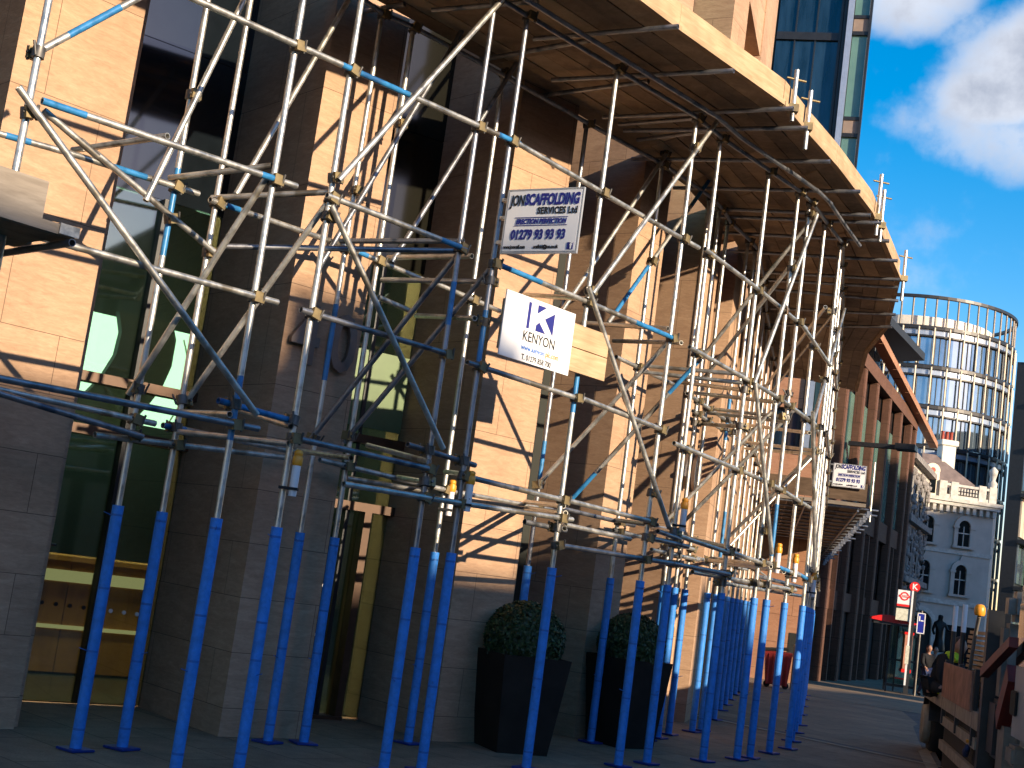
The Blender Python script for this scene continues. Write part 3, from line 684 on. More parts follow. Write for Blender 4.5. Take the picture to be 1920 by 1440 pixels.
# lobby behind the first two bays
fr, w1 = bay_frame(1)
L = fr
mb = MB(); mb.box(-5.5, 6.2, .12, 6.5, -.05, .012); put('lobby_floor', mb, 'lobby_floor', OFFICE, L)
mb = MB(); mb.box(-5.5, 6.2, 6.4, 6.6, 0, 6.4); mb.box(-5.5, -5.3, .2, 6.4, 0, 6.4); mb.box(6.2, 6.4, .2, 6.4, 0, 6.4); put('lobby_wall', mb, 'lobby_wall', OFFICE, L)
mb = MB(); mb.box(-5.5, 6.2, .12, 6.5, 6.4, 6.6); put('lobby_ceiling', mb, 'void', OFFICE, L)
for lx, ly in ((.8, 1.0), (3.3, 1.0), (5.3, 1.6)):  # hidden emitters added to brighten the lobby and desk, not real fittings
    mb = MB(); mb.box(lx-.8, lx+.8, ly-.45, ly+.45, 6.32, 6.395); put('added_fill_panel', mb, 'added_fill_panel', OFFICE, L)
mb = MB()
for k in range(14): mb.box(-1.6+k*.42, -1.19+k*.42, 2.05, 2.5, .04, 1.20)
mb.box(-1.7, 4.35, 1.95, 2.6, 1.20, 1.25); desk = put('reception_desk', mb, 'desk', OFFICE, L)
mb = MB(); mb.box(-1.65, 4.2, 2.03, 2.049, .98, 1.10); put('desk_light', mb, 'strip_light', desk, L)
mb = MB(); mb.box(-1.65, 4.2, 2.03, 2.049, .49, .53); put('desk_light', mb, 'strip_light', desk, L)
mb = MB(); mb.box(1.2, 5.2, 4.6, 4.7, 2.95, 4.25); lw = put('light_wall', mb, 'lobby_light', OFFICE, L)
mb = MB()
pts = [(1.2, 2.85), (2.2, 3.0), (2.45, 3.2), (2.62, 3.45), (2.74, 3.75), (2.76, 4.05), (2.68, 4.3), (3.42, 4.3), (3.50, 4.1), (3.50, 3.75), (3.42, 3.45), (3.28, 3.2), (3.05, 2.85)]
mb.prism(pts, 4.40, 4.52, 0, 'y')
put('curved_screen', mb, 'lobby_wall', lw, L)
mb = MB()
for o_ in (.0, .14, .28):
    c = [(3.62+o_+.2*math.sin(a*.24), 2.95+a*.1) for a in range(13)]
    for (x0, z0), (x1, z1) in zip(c, c[1:]): mb.tube((x0, 4.56, z0), (x1, 4.56, z1), .010, 6)
put('light_rib', mb, 'column', lw, L)
fr2, w2 = bay_frame(2)
mb = MB(); mb.box(.16, w2-.04, -.012, .03, 2.99, 3.8); put('frosted_panel', mb, 'frosted', OFFICE, fr2)
mb = MB(); mb.lathe([(.34, .02), (.34, 6.3)], (w2*.72, 1.6, 0), 24); put('lobby_column', mb, 'column', OFFICE, fr2)
mb = MB(); mb.box(w2-.34, w2-.26, -.08, .14, .02, 2.12); mb.box(.10, .18, -.08, .14, .02, 2.12); mb.box(.10, w2-.26, -.09, .15, .0, .035); door = put('door_frame', mb, 'bronze', OFFICE, fr2)
for k in range(6):
    for zz in (1.32, .82): mb = MB(); mb.tube((.30+k*.12, .035, zz), (.30+k*.12, .045, zz), .018, 8); put('glass_dot', mb, 'sign_white', door, fr2)
for k in range(13): mb = MB(); mb.tube((.12+k*.13, .035, .90-.004*k), (.12+k*.13, .045, .90-.004*k), .02, 8); put('glass_dot', mb, 'void' if k < 9 else 'sign_white', OFFICE, L)
mb = MB(); mb.tube((.25, -.10, 1.42), (.75, -.10, 1.40), .014, 8); mb.tube((.32, -.1, 1.42), (.32, .05, 1.42), .03, 8); mb.tube((.68, -.1, 1.405), (.68, .05, 1.405), .03, 8)
put('door_handle', mb, 'dark_metal', OFFICE, L)
# house numbers on two piers
def house_number(i, x0, z, label, size):
    a, b = PIERS[i]; t = (Vector((*b, 0))-Vector((*a, 0))).normalized(); fr = frame(a[0], a[1], 0, math.degrees(math.atan2(t.x, t.y)))
    g = thing('house_number', None, label, 'number sign', 'house numbers on the stone piers', fr=off(fr, x0, -.05, z-.3))
    for ch, dx in (('4', .0), ('0', .40)): text('digit', ch, size, 'digit', off(fr, x0+dx, -.05, z), g, bold=.012, sx=.80, depth=.045)
house_number(2, .20, 3.52, 'large grey metal number 40 on the pier beside the glass door', .74)
house_number(5, .10, 3.3, 'large grey metal number 40 on a far pier seen edge on', .70)

# the glazed corner block at the far end of the office
BLOCK = thing('glazed_block', None, 'tall corner block with dark blue glass, pale fin and orange stone base', 'building', fr=frame(8.56, 39.4, -.4, 105))
E_ = frame(8.56, 39.4, 0, 105)
mb = MB(); mb.box(-2.6, .72, .5, 9, -.8, 24); put('core', mb, 'void', BLOCK, E_)
mb = MB(); mb.box(-2.6, .80, 0, .5, -.8, 6.1); mb.box(-2.6, -1.9, .02, .5, 6.1, 11.5); wall = put('stone_wall', mb, 'red_stone', BLOCK, E_)
mb = MB(); mb.box(.42, .70, -.02, .1, .45, 1.12); put('wall_recess', mb, 'void', wall, E_)
mb = MB(); mb.box(.58, .80, .0, .5, 6.1, 11.6); mb.box(-.75, .1, .03, .3, 7.7, 8.6); mb.box(-1.9, .8, .05, .3, 6.1, 6.4); put('stone_column', mb, 'red_stone', BLOCK, E_)
for k in range(6):
    z0 = 6.4+k*3.3
    mb = MB(); mb.box(-1.9, .05, .22, .26, z0, z0+3.2); put('window', mb, 'navy_glass', BLOCK, E_)
    mb = MB(); mb.box(-1.9, .05, .14, .24, z0+3.05, z0+3.3); mb.box(.0, .08, .1, .26, z0, z0+3.3); mb.box(-.72, -.68, .16, .24, z0, z0+3.2); mb.box(-1.35, -1.31, .16, .24, z0, z0+3.2); put('window_frame', mb, 'dark_frame', BLOCK, E_)
    mb = MB(); mb.box(.42, .86, .1, .2, z0+.55 if k else z0, z0+3.2); put('side_window', mb, 'green_panel', BLOCK, E_)
    mb = MB(); mb.box(.42, .88, .02, .2, z0+3.2, z0+3.32); put('side_frame', mb, 'dark_frame', BLOCK, E_)
    if k: mb = MB(); mb.box(.42, .88, .02, .2, z0+.44, z0+.55); put('side_frame', mb, 'dark_frame', BLOCK, E_)
    mb = MB(); mb.box(.42, .88, .05, .2, z0+.02, z0+.44); put('spandrel', mb, 'taupe', BLOCK, E_) if k else None
mb = MB(); mb.box(.22, .40, -.12, .2, 6.4, 25); put('fin', mb, 'pale_frame', BLOCK, E_)
mb = MB(); mb.box(.10, .21, .05, .2, 6.4, 25); mb.box(.88, .95, -.05, .5, 9.5, 25); put('corner_post', mb, 'dark_frame', BLOCK, E_)

# ------------------------------------------------------------------ scaffolding
SCAF = thing('scaffolding', (-.3, 11.35, 0), 'galvanised tube scaffolding on blue foam wrapped legs carrying a timber deck', 'scaffolding')
EDGE = [(-4.18, 5.96), (.6, 11.07), (1.03, 11.59), (2.3, 13.03), (2.68, 13.7), (3.27, 14.67), (4.1, 16.18), (4.42, 16.93), (5.39, 19.21), (6.21, 22.49), (6.56, 25.02), (7.6, 29.5)]
INNER = [(-6.75, 6.35), (-1.87, 11.68), (-.65, 13.02), (1.09, 15.07), (1.79, 16.14), (2.2, 17.03), (2.7, 18.0), (2.92, 18.63), (3.33, 20.05), (3.9, 22.73), (4.6, 25.43), (5.5, 28.5)]
TR = .0242
MATS = ['galv', 'dull', 'blue_steel']; MI = {'G': 0, 'D': 1, 'B': 2}
NAME = {'ledger': 'ledger_tube', 'deck_ledger': 'deck_ledger_tube', 'transom': 'cross_tube', 'deck_transom': 'deck_cross_tube', 'brace': 'brace_tube'}
for tb in TUBES:
    kind, a, b, c = tb[:4]; a, b = Vector(a), Vector(b); bands = list(tb[4]) if len(tb) > 4 else []
    cuts = sorted({0.0, 1.0} | {v for x in bands for v in x[:2]}); mb = MB()
    for u, v in zip(cuts, cuts[1:]):
        mid = (u+v)/2; col = next((x[2] for x in bands if x[0] <= mid <= x[1]), c)
        mb.tube(a.lerp(b, u), a.lerp(b, v), TR, 12, MI[col], cap=False)
    d = (b-a).normalized(); lastc = c
    e = MB(); e.tube(a, b, TR*.98, 12, MI[c], cap=True, hollow=True); k = 12                    # open hollow ends
    mb.grid(e.v[24:], [tuple(i-24 for i in f) for f in e.f[12:]], MI[c])
    put(NAME[kind], mb, MATS, SCAF)
foot = None
for x, y, row in UPRIGHTS:
    g = ground_z(y); far = y > 19; mb = MB(); top = 6.62 if y < 31 else 4.4
    mb.tube((x, y, g+.02), (x, y, top), TR, 12, 1 if random.random() < .12 else 0)
    band_roll = random.random()
    if not far and band_roll < .35:
        z0 = random.uniform(2.2, 4); mb.tube((x, y, z0), (x, y, z0+random.uniform(.3, .7)), TR*1.012, 12, 2, cap=False)  # short band of blue paint on some near tubes
    st = put('upright_tube', mb, MATS, SCAF, base=(x, y, g))
    mb = MB(); r = .043; zz = g+.02; h = 1.80
    mb.tube((x, y, zz), (x, y, g+h), r, 14, 0)
    for q in (.15, .72+random.uniform(-.1, .1), 1.18+random.uniform(-.1, .1), 1.72): mb.tube((x, y, g+q), (x, y, g+q+.016), r*1.02, 14, 1, cap=False)
    if not far:
        for q in (.72, 1.72):
            an = random.uniform(-2.5, -.6); mb.tube((x+r*math.cos(an), y+r*math.sin(an), g+q), (x+(r+.07)*math.cos(an), y+(r+.07)*math.sin(an), g+q+.02), .0035, 5, 1)
    put('foam_sleeve', mb, ['foam', 'tape'], st, base=(x, y, g))
    mb = MB(); a = R(random.uniform(25, 60)); mt = Matrix.Translation((x, y, g)) @ Matrix.Rotation(-a, 4, 'Z')
    mb.bevel_box(-.10, .10, -.10, .10, .004, .022, .004, 0, mt); put('base_plate', mb, 'plate', st, base=(x, y, g))
# couplers where ledgers, cross tubes and braces meet the uprights
cm = MB()
cm.tube((0, 0, -.034), (0, 0, .034), .039, 10, 1); cm.box(.02, .062, -.026, .026, -.03, .03, 0); cm.tube((.048, -.05, .0), (.048, .05, .0), .012, 6, 1)
cm.tube((-.03, .028, -.03), (-.03, .055, .05), .008, 6, 1); cm.tube((.06, .03, -.045), (.085, .03, .045), .009, 6, 1); cm.box(.045, .075, -.04, .04, -.036, .036, 0)
c0 = None; spots = []
for x, y, row in UPRIGHTS:
    zs = []
    for tb in TUBES:
        if tb[0] == 'deck_transom': continue
        a, b = Vector(tb[1]), Vector(tb[2]); d = b-a; h2 = d.x*d.x+d.y*d.y
        if h2 < 1e-4: continue
        t = ((x-a.x)*d.x+(y-a.y)*d.y)/h2
        if -.02 <= t <= 1.02:
            p = a+d*t
            if math.hypot(p.x-x, p.y-y) < .17 and all(abs(p.z-q[0]) > .09 for q in zs): zs.append((p.z, math.atan2(p.y-y, p.x-x)))
    for z, an in zs: spots.append((math.hypot(x, y), x, y, z, an))
spots.sort()
rest = MB()
for k, (dist, x, y, z, an) in enumerate(spots):
    Wm = Matrix.Translation((x, y, z)) @ Matrix.Rotation(an, 4, 'Z') @ Matrix.Rotation(random.uniform(-.3, .3), 4, 'X')
    Wm = Wm @ Matrix.Scale(1.08, 4)
    if k < 96:
        if c0 is None: c0 = put('coupler', cm, ['rust', 'black_steel'], SCAF, Wm)
        else:
            c = c0.copy(); COL.objects.link(c); WM[c.name] = Wm; c.parent = SCAF; c.matrix_basis = WM[SCAF.name].inverted() @ Wm
            if random.random() < .6:
                pass
    else:
        for f, mi in zip(cm.f, cm.m): rest.face([Wm @ cm.v[i] for i in f], mi)
if rest.f: put('coupler', rest, ['rust', 'black_steel'], SCAF, kind='stuff')
# timber deck: planks run along the building between the inner and the outer edge
ZB = 6.75
NPL = 10
for i in range(len(EDGE)-1):
    mb = MB(); a0, a1, b0, b1 = Vector((*INNER[i], 0)), Vector((*INNER[i+1], 0)), Vector((*EDGE[i], 0)), Vector((*EDGE[i+1], 0))
    sub = 1 if (b1-b0).length < 2.6 else 3
    for q in range(sub):
        c0_, c1_ = a0.lerp(a1, q/sub), a0.lerp(a1, (q+1)/sub); d0_, d1_ = b0.lerp(b1, q/sub), b0.lerp(b1, (q+1)/sub)
        for k in range(NPL):
            u, v = (k+.02)/NPL, (k+.975)/NPL
            c = [c0_.lerp(d0_, u), c0_.lerp(d0_, v), c1_.lerp(d1_, v), c1_.lerp(d1_, u)]
            dz = random.uniform(-.004, .006); mi = random.choice([0, 0, 1, 1, 2, 2, 3] if k < 7 else [0, 1, 2])
            lo = [p+Vector((0, 0, ZB+dz)) for p in c]; hi = [p+Vector((0, 0, ZB+.04+dz)) for p in c]
            mb.grid(lo+hi, [(3, 2, 1, 0), (4, 5, 6, 7), (0, 1, 5, 4), (1, 2, 6, 5), (2, 3, 7, 6), (3, 0, 4, 7)], mi)
    mb2 = MB()                                              # the sheet lying on the boards
    lo = [p+Vector((0, 0, ZB+.055)) for p in (a0, b0, b1, a1)]; hi = [p+Vector((0, 0, ZB+.07)) for p in (a0, b0, b1, a1)]
    mb.grid(lo+hi, [(3, 2, 1, 0), (4, 5, 6, 7), (0, 1, 5, 4), (1, 2, 6, 5), (2, 3, 7, 6), (3, 0, 4, 7)], 2)
    put('deck_planking', mb, ['board0', 'board1', 'board2', 'board3'], SCAF)
    n = Vector((b1.y-b0.y, b0.x-b1.x, 0)).normalized()
    L_ = (b1-b0).length; t = (b1-b0).normalized(); fr = frame(b0.x, b0.y, 0, math.degrees(math.atan2(t.x, t.y)))
    mb = MB(); zt = 7.0 if i < 8 else 6.98
    mb.box(.002, L_-.002, -.045, -.006, ZB-.015, zt); mb.box(.002, L_-.002, -.075, -.047, ZB-.02, ZB+.03)
    put('fascia_board', mb, 'fascia', SCAF, fr)
for x, y, z0, z1 in POSTS:
    mb = MB(); mb.tube((x+.05, y-.05, z0-.1), (x+.05, y-.05, z1), TR, 12, 0, hollow=True); gp = put('toe_post', mb, MATS, SCAF)
    mb = MB(); mb.tube((x-.05, y-.07, z1-.1), (x+.16, y-.02, z1-.1), .012, 6, 0); put('cross_pin', mb, 'rust', gp)
    mb = MB(); mb.box(x-.0, x+.1, y-.1, y, ZB-.03, ZB+.05); put('post_clip', mb, 'rust', gp)

# left-hand loading platform
LP = thing('loading_platform', (-2.79, 8.05, 3.3), 'boarded loading platform with grey plywood toe board and dark underside', 'platform')
fr = frame(-2.79, 8.05, 0, 43.1)                            # x along the row (away), y towards the building
mb = MB()
for k in range(7): mb.box(-4.2, -.02-.04*(k % 2), .0+k*.235, .228+k*.235, 3.335, 3.372, k % 3)
put('platform_boards', mb, ['board2', 'board0', 'board1'], LP, fr)
mb = MB(); mb.box(-4.2, -.24, -.05, -.012, 3.40, 3.63); put('toe_board', mb, 'plywood', LP, fr)
mb = MB(); mb.box(-4.2, -.02, -.06, -.004, 3.335, 3.398); put('edge_board', mb, 'plywood', LP, fr)
mb = MB(); mb.box(-.13, .0, -.075, -.062, 3.34, 3.40); mb.box(-.13, .0, -.075, .02, 3.399, 3.405); put('metal_band', mb, 'galv', LP, fr)
for x in (-.05, -.75, -1.5, -2.3):
    mb = MB(); mb.tube((x, -.10, 3.30), (x+.05, 1.75, 3.30), TR, 12, 0, hollow=True); put('bearer_tube', mb, 'dull', LP, fr)
for x in (-.18, -.5):
    for y in (.9, 1.25, 1.55):
        mb = MB(); mb.box(x-.05, x+.05, y-.05, y+.05, 3.19, 3.29); mb.tube((x, y-.05, 3.22), (x, y+.08, 3.16), .02, 8); put('coupler', mb, 'black_steel', LP, fr)

# far loading platform and the low deck beyond it
FP = thing('low_deck', (7.0, 29.6, 3.9), 'far low scaffold deck with timber edge board over the pavement', 'platform')
fr = frame(5.2, 30.4, 0, 104)
mb = MB(); mb.box(-.3, 3.05, -.05, 0, 4.32, 4.72); put('edge_board', mb, 'timber_dark', FP, fr)
mb = MB(); mb.box(-.3, 3.05, -.07, .0, 4.2, 4.28, 0); put('toe_board', mb, 'plywood', FP, fr)
fr2 = frame(8.25, 29.65, 0, 11) @ Matrix.Rotation(.0, 4, 'Y'); fr2 = Matrix.Translation((0, 0, 4.2)) @ frame(8.25, 29.65, 0, 11) @ Matrix.Rotation(.034, 4, 'Y') @ Matrix.Translation((0, 0, -4.2))
mb = MB()
for k in range(12): mb.box(.1, 32, .0+k*.3, .29+k*.3, 4.22, 4.26, k % 3)
put('platform_boards', mb, ['board2', 'board0', 'timber_dark'], FP, fr2)
for k in range(26):
    mb = MB(); s = .15+k*.9+random.uniform(-.1, .1); mb.tube((s, -.10-random.uniform(0, .2), 4.17), (s, 3.4, 4.17), TR, 8, 0, hollow=True); put('bearer_tube', mb, 'dull', FP, fr2)  # dull bearers and couplers: the underside's shade put into their colour
    mb = MB(); mb.box(s-.06, s+.06, -.05, .05, 4.05, 4.14); mb.box(s-.05, s+.05, -.02, .06, 3.99, 4.06); put('coupler', mb, 'dull', FP, fr2)
for y in (.25, 1.4, 2.6):
    mb = MB(); mb.tube((.0, y, 4.11), (30, y, 4.11), TR, 8); put('ledger_tube', mb, 'dull', FP, fr2)
mb = MB(); mb.tube((.05, -.02, 3.9), (.05, -.02, 5.25), TR, 10); put('upright_tube', mb, 'galv', FP, fr2)
for s in range(6, 31, 4):
    for y in (2.6,):
        p = fr2 @ Vector((s, y, 0)); g = ground_z(p.y); mb = MB(); mb.tube((p.x, p.y, g), (p.x, p.y, 4.2), TR, 10); u = put('upright_tube', mb, 'galv', FP, base=(p.x, p.y, g))
        mb = MB(); mb.tube((p.x, p.y, g+.02), (p.x, p.y, g+1.8), .043, 12); put('foam_sleeve', mb, 'foam', u, base=(p.x, p.y, g))

# tube lamps clipped to the legs
def lamp(x, y, z, label, first=[None]):
    fr = Matrix.Translation((x, y, z))
    if first[0] is None:
        g = thing('tube_lamp', None, label, 'lamp', 'white tube lamps clipped to scaffold legs', fr=fr)
        mb = MB(); mb.lathe([(.030, -.26), (.032, -.22), (.032, -.03), (.028, -.015)], (.075, -.02, 0), 14); put('lamp_tube', mb, 'tube_white', g, fr)
        mb = MB(); mb.lathe([(.036, -.03), (.04, -.02), (.04, .03), (.030, .045), (.034, .05), (.034, .075), (.02, .085)], (.075, -.02, 0), 14); put('lamp_cap', mb, 'orange', g, fr)
        mb = MB(); mb.box(-.03, .11, -.06, .02, -.215, -.195); put('lamp_strap', mb, 'rubber', g, fr)
        first[0] = g; return g
    g = copy_tree(first[0], fr); g['label'] = label; return g
for nm, lab in (((-1.58, 10.0, 2.30), 'tube lamp with orange cap on a scaffold leg before the large metal 40'), ((-.31, 11.35, 2.42), 'shaded tube lamp with orange cap on the leg below the two sign boards'), ((-.51, 12.9, 2.42), 'white tube lamp partly behind the leg below the sign boards'),
                ((1.86, 13.82, 2.62), 'shaded tube lamp on the leg just past the farther clipped shrub'), ((3.26, 15.62, 2.38), 'sunlit white tube lamp on a corner leg, first of three from the shrubs'), ((3.65, 16.42, 2.32), 'sunlit white tube lamp on a corner leg, second of three from the shrubs'), ((4.35, 18.3, 2.2), 'sunlit white tube lamp on a corner leg, third of three from the shrubs')):
    lamp(*nm, lab)

# sign boards
def scaffold_sign(fr, w, h, label):
    g = thing('sign_board', None, label, 'sign', 'white scaffolding company signs', fr=fr)
    mb = MB(); mb.bevel_box(0, w, 0, .022, 0, h, .008); put('sign_panel', mb, 'sign_white', g, fr)
    mb = MB(); e = .012
    mb.box(-e, w+e, .001, .024, -e, -.0); mb.box(-e, w+e, .001, .024, h, h+e); mb.box(-e, 0, .001, .024, 0, h); mb.box(w, w+e, .001, .024, 0, h); put('sign_frame', mb, 'grey_edge', g, fr)
    s = w/.73
    L_ = lambda body, size, mat, x, z, **k: text('lettering', body, size*s, mat, off(fr, x*s, -.003, z*s), g, **k)
    L_('JON', .13, 'black_ink', .035, .455, bold=.004, sx=.56, shear=.15, align='LEFT'); L_('SCAFFOLDING', .135, 'navy', .175, .46, bold=.006, sx=.60, shear=.15, align='LEFT')
    L_('SERVICES Ltd', .082, 'black_ink', .705, .362, bold=.003, sx=.78, align='RIGHT', space=1.08)
    L_('ERECTION PERFECTION', .060, 'navy', .36, .268, bold=.003, sx=.76, shear=.2)
    L_('01279 93 93 93', .115, 'navy', .345, .150, bold=.005, sx=.74, shear=.1)
    L_('www.jonscaff.com', .042, 'black_ink', .02, .045, bold=.002, sx=.70, align='LEFT'); L_('scaffold@jon.co.uk', .042, 'black_ink', .32, .045, bold=.002, sx=.74, align='LEFT')
    mb = MB()
    for z in (.302, .232): mb.box(.10*s, .62*s, -.0035, -.0015, z*s, (z+.006)*s)
    mb.box(.645*s, .705*s, -.0035, -.0015, .02*s, .08*s); put('sign_rule', mb, 'navy', g, fr)
    text('lettering', 'f', .075*s, 'sign_white', off(fr, .685*s, -.006, .05*s), g, bold=.003)
    for z in (.08, .30, .46): mb = MB(); mb.box(-.07, .005, .01, .05, z, z+.03); put('sign_clip', mb, 'galv', g, fr)
    return g
scaffold_sign(frame(-.25, 11.26, 4.40, 122), .73, .55, 'white scaffolding company board in shade, hung on the leg above the blue logo board')
scaffold_sign(frame(7.38, 29.72, 4.6, 105), .70, .50, 'small far scaffolding company board on the low deck beside brown building')
az = math.degrees(math.atan2(.64, .69)); fr = frame(-.165, 11.345, 3.53, az)
KW, KH = .945, .575
g = thing('company_board', None, 'white sunlit board with navy square logo below the scaffolding sign', 'sign', fr=fr)
mb = MB(); mb.box(0, KW, -.02, -.008, 0, KH); put('sign_panel', mb, 'sign_white', g, fr)
f2 = off(fr, 0, -.022, 0)
mb = MB()
x0, x1, z0, z1 = .30, .66, .30, .535                        # navy square cut by a white letter: three navy pieces
mb.prism([(x0, z0), (x0+.035, z0), (x0+.035, z1), (x0, z1)], -.023, -.0205, 0, 'y')
mb.prism([(x0+.125, z1), (x0+.24, z1), (x0+.125, z0+.155)], -.023, -.0205, 0, 'y')
mb.prism([(x1, z1-.03), (x1, z0), (x0+.235, z0+.13)], -.023, -.0205, 0, 'y')
mb.prism([(x0+.125, z0), (x1-.10, z0), (x0+.165, z0+.085), (x0+.125, z0+.05)], -.023, -.0205, 0, 'y')
put('logo', mb, 'navy', g, fr)
text('lettering', 'KENYON', .125, 'black_ink', off(f2, .49, 0, .225), g, bold=.001, sx=.86)
text('lettering', 'www.kenyon', .07, 'blue_ink', off(f2, .27, 0, .125), g, bold=.001, sx=.84, align='LEFT'); text('lettering', 'plc.com', .07, 'orange_ink', off(f2, .60, 0, .125), g, bold=.001, sx=.84, align='LEFT')
text('lettering', 'T. 01279 858 700', .07, 'black_ink', off(f2, .49, 0, .04), g, bold=.001, sx=.80)
mb = MB(); mb.box(.02, 1.50, .0, .035, .06, .275); mb.box(.02, 1.50, .0, .035, .285, .50); put('backing_board', mb, 'fascia', g, fr)

# ------------------------------------------------------------------ buildings across the street (they throw the shade on the lower part of the scene)
SA = math.sin(SUN_AZ); CA = math.cos(SUN_AZ); TE = math.tan(SUN_EL)
M['far_office'] = stone_mat('office_grid', (.16, .13, .10), (.20, .165, .13), (.25, .21, .17), joint=(.02, .025, .03), course=3.2, upper=3.2, width=1.7, split=0, jw=.28)
def across(name, label, prof, s0, depth, ref):
    """prof: (q0, q1, height of the shade on the scaffolding line); s = distance towards the sun"""
    fr = Matrix(((-CA, SA, 0, 0), (SA, CA, 0, 0), (0, 0, 1, -.12), (0, 0, 0, 1)))
    g = thing(name, None, label, 'building', fr=off(fr, prof[0][0], s0, 0))
    mb = MB()
    for q0, q1, z in prof: mb.box(q0, q1, s0, s0+depth, -.5, z+(s0-ref)*TE+.12)
    put('wall', mb, 'far_office', g, fr)
across('facing_office', 'stone office across the street, behind the viewpoint', [(-30, 6.2, 3.2), (6.2, 6.7, 3.7), (6.7, 7.8, 4.4), (7.8, 8.15, 3.6), (8.15, 10.0, 2.05), (10.0, 12.45, 2.75), (12.45, 13.5, 1.45), (13.5, 15.6, 1.05), (15.6, 17, 2.9), (17, 29, 3.7), (29, 34.8, 3.15)], 22, 12, -8.4)
across('facing_block', 'taller office across the street, right of the viewpoint', [(36.5, 40.9, 7.2), (42.4, 50, 7.2), (50, 58, 9.8), (58, 82, 10.6)], 14, 12, -27)

# ------------------------------------------------------------------ clipped shrubs in planters
def leaf_ball(c, r, n, seed):
    rnd = random.Random(seed); mb = MB()
    mb.ico(c, r*.90, 3, 1, (1, 1, .92), .03)
    for k in range(n):
        z = rnd.uniform(-.55, 1); a = rnd.uniform(0, 2*math.pi); q = math.sqrt(max(0, 1-z*z)); d = Vector((q*math.cos(a), q*math.sin(a), z*.92))
        rr = r*rnd.uniform(.90, 1.03); p = Vector(c)+d*rr; s = rnd.uniform(.010, .020)
        nrm = (d+Vector((rnd.uniform(-1, 1), rnd.uniform(-1, 1), rnd.uniform(-1, 1)))*.8).normalized(); u = nrm.orthogonal().normalized(); v = nrm.cross(u); w = rnd.uniform(0, 6.28)
        u, v = u*math.cos(w)+v*math.sin(w), v*math.cos(w)-u*math.sin(w)
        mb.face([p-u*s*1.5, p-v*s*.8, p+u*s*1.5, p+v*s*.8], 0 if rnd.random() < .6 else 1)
    return mb
def planter(x, y, az, hw, hb, h, r, label, seed):
    fr = frame(x, y, 0, az); g = thing('planter', None, label, 'planter', fr=fr)
    mb = MB(); lo = [(-hb, -hb, .0), (hb, -hb, .0), (hb, hb, .0), (-hb, hb, .0)]; hi = [(-hw, -hw, h), (hw, -hw, h), (hw, hw, h), (-hw, hw, h)]; t = .03
    ri = [(-hw+t, -hw+t, h), (hw-t, -hw+t, h), (hw-t, hw-t, h), (-hw+t, hw-t, h)]; rb = [(a*.98, b*.98, h-.05) for a, b, c in ri]
    f = []
    for base in (0, 4, 8):
        for k in range(4): f.append((base+k, base+(k+1) % 4, base+4+(k+1) % 4, base+4+k))
    mb.grid(lo+hi+ri+rb, f+[(3, 2, 1, 0)]); pot = put('pot', mb, 'planter', g, fr)
    mb = MB(); mb.box(-hw+.04, hw-.04, -hw+.04, hw-.04, h-.09, h-.04); put('soil', mb, 'soil', pot, fr)
    put('box_ball', leaf_ball((0, 0, h+r*.38), r, 9000, seed), ['leaf', 'leaf_dark'], g, fr)
    mb = MB(); mb.tube((0, 0, h-.1), (.01, 0, h+.3), .03, 8); put('stem', mb, 'soil', g, fr)
planter(.47, 13.50, 66, .365, .27, .93, .395, 'tall black planter with clipped box ball, nearer of the two', 3)
planter(1.72, 15.22, 50, .345, .265, .95, .375, 'tall black planter with clipped box ball, farther of the two', 4)

# ------------------------------------------------------------------ brown stone office with deep fins
BR = thing('brown_office', None, 'brown stone office with tall projecting fins and long sloping roof edge', 'building', fr=frame(12, 47, -.6, 24.5))
B = frame(12, 47, 0, 24.5)
FS = [-4.1, -.7, 2.73, 5.8, 9.35, 12.96, 16.4, 18.1]
mb = MB(); mb.box(-4.3, 18.5, 1.5, 6, -1.5, 12); put('wall', mb, 'brown_stone', BR, B)
for k, s in enumerate(FS):
    mb = MB(); mb.box(s, s+.42, 0, 1.5, -1.5, 11.1); mb.box(s-.10, s, .02, .30, -1.5, 11.1); put('stone_fin', mb, 'brown_stone', BR, B)
    if k < len(FS)-1:
        e = FS[k+1]
        mb = MB(); mb.box(s+.42, e-.1, .34, .40, 6.0, 11.0); pn = put('window', mb, 'glass_dark', BR, B)
        mb = MB(); mb.box(e-.95, e-.2, .29, .335, 6.05, 10.0); put('green_pane', mb, 'green_panel', pn, B)
        mb = MB(); mb.box(s+.42, e-.1, .34, .40, 2.7, 5.2); put('window', mb, 'glass_dark', BR, B)
        mb = MB(); mb.box(s+.42, e-.1, .14, 1.5, 5.2, 6.0); put('spandrel', mb, 'brown_stone', BR, B)
        mb = MB(); mb.box(s+.42, e-.1, .34, .40, -1, 2.0); put('window', mb, 'void', BR, B)
        mb = MB(); mb.box(s+.42, e-.1, .20, 1.5, 2.0, 2.7); put('spandrel', mb, 'brown_stone', BR, B)
        if k % 2 == 1:
            mb = MB(); mb.box((s+e)/2, (s+e)/2+.18, .05, .33, -1, 5.15); put('thin_fin', mb, 'brown_stone', BR, B)
mb = MB(); mb.box(-4.3, 18.5, -.02, 1.5, 11.1, 11.65); put('lintel', mb, 'brown_stone', BR, B)
n = 14; P0 = [(-4.3+28.6*k/n, 12.95-1.55*(k/n)**1.2) for k in range(n+1)]
for a, b in zip(P0[::2], P0[2::2]):
    mb = MB(); mb.prism([(a[0]+.05, a[1]-.30), (b[0]-.02, b[1]-.30), (b[0]-.02, b[1]), (a[0]+.05, a[1])], -.35, .05, 0, 'y'); put('parapet', mb, 'red_stone', BR, B)
mb = MB()
for s in range(-4, 20, 2): mb.tube((s, .3, 12), (s, .3, 13.4-.05*s), .03, 6); mb.tube((s, .3, 13.4-.05*s), (s+2, .3, 13.4-.05*(s+2)), .03, 6)
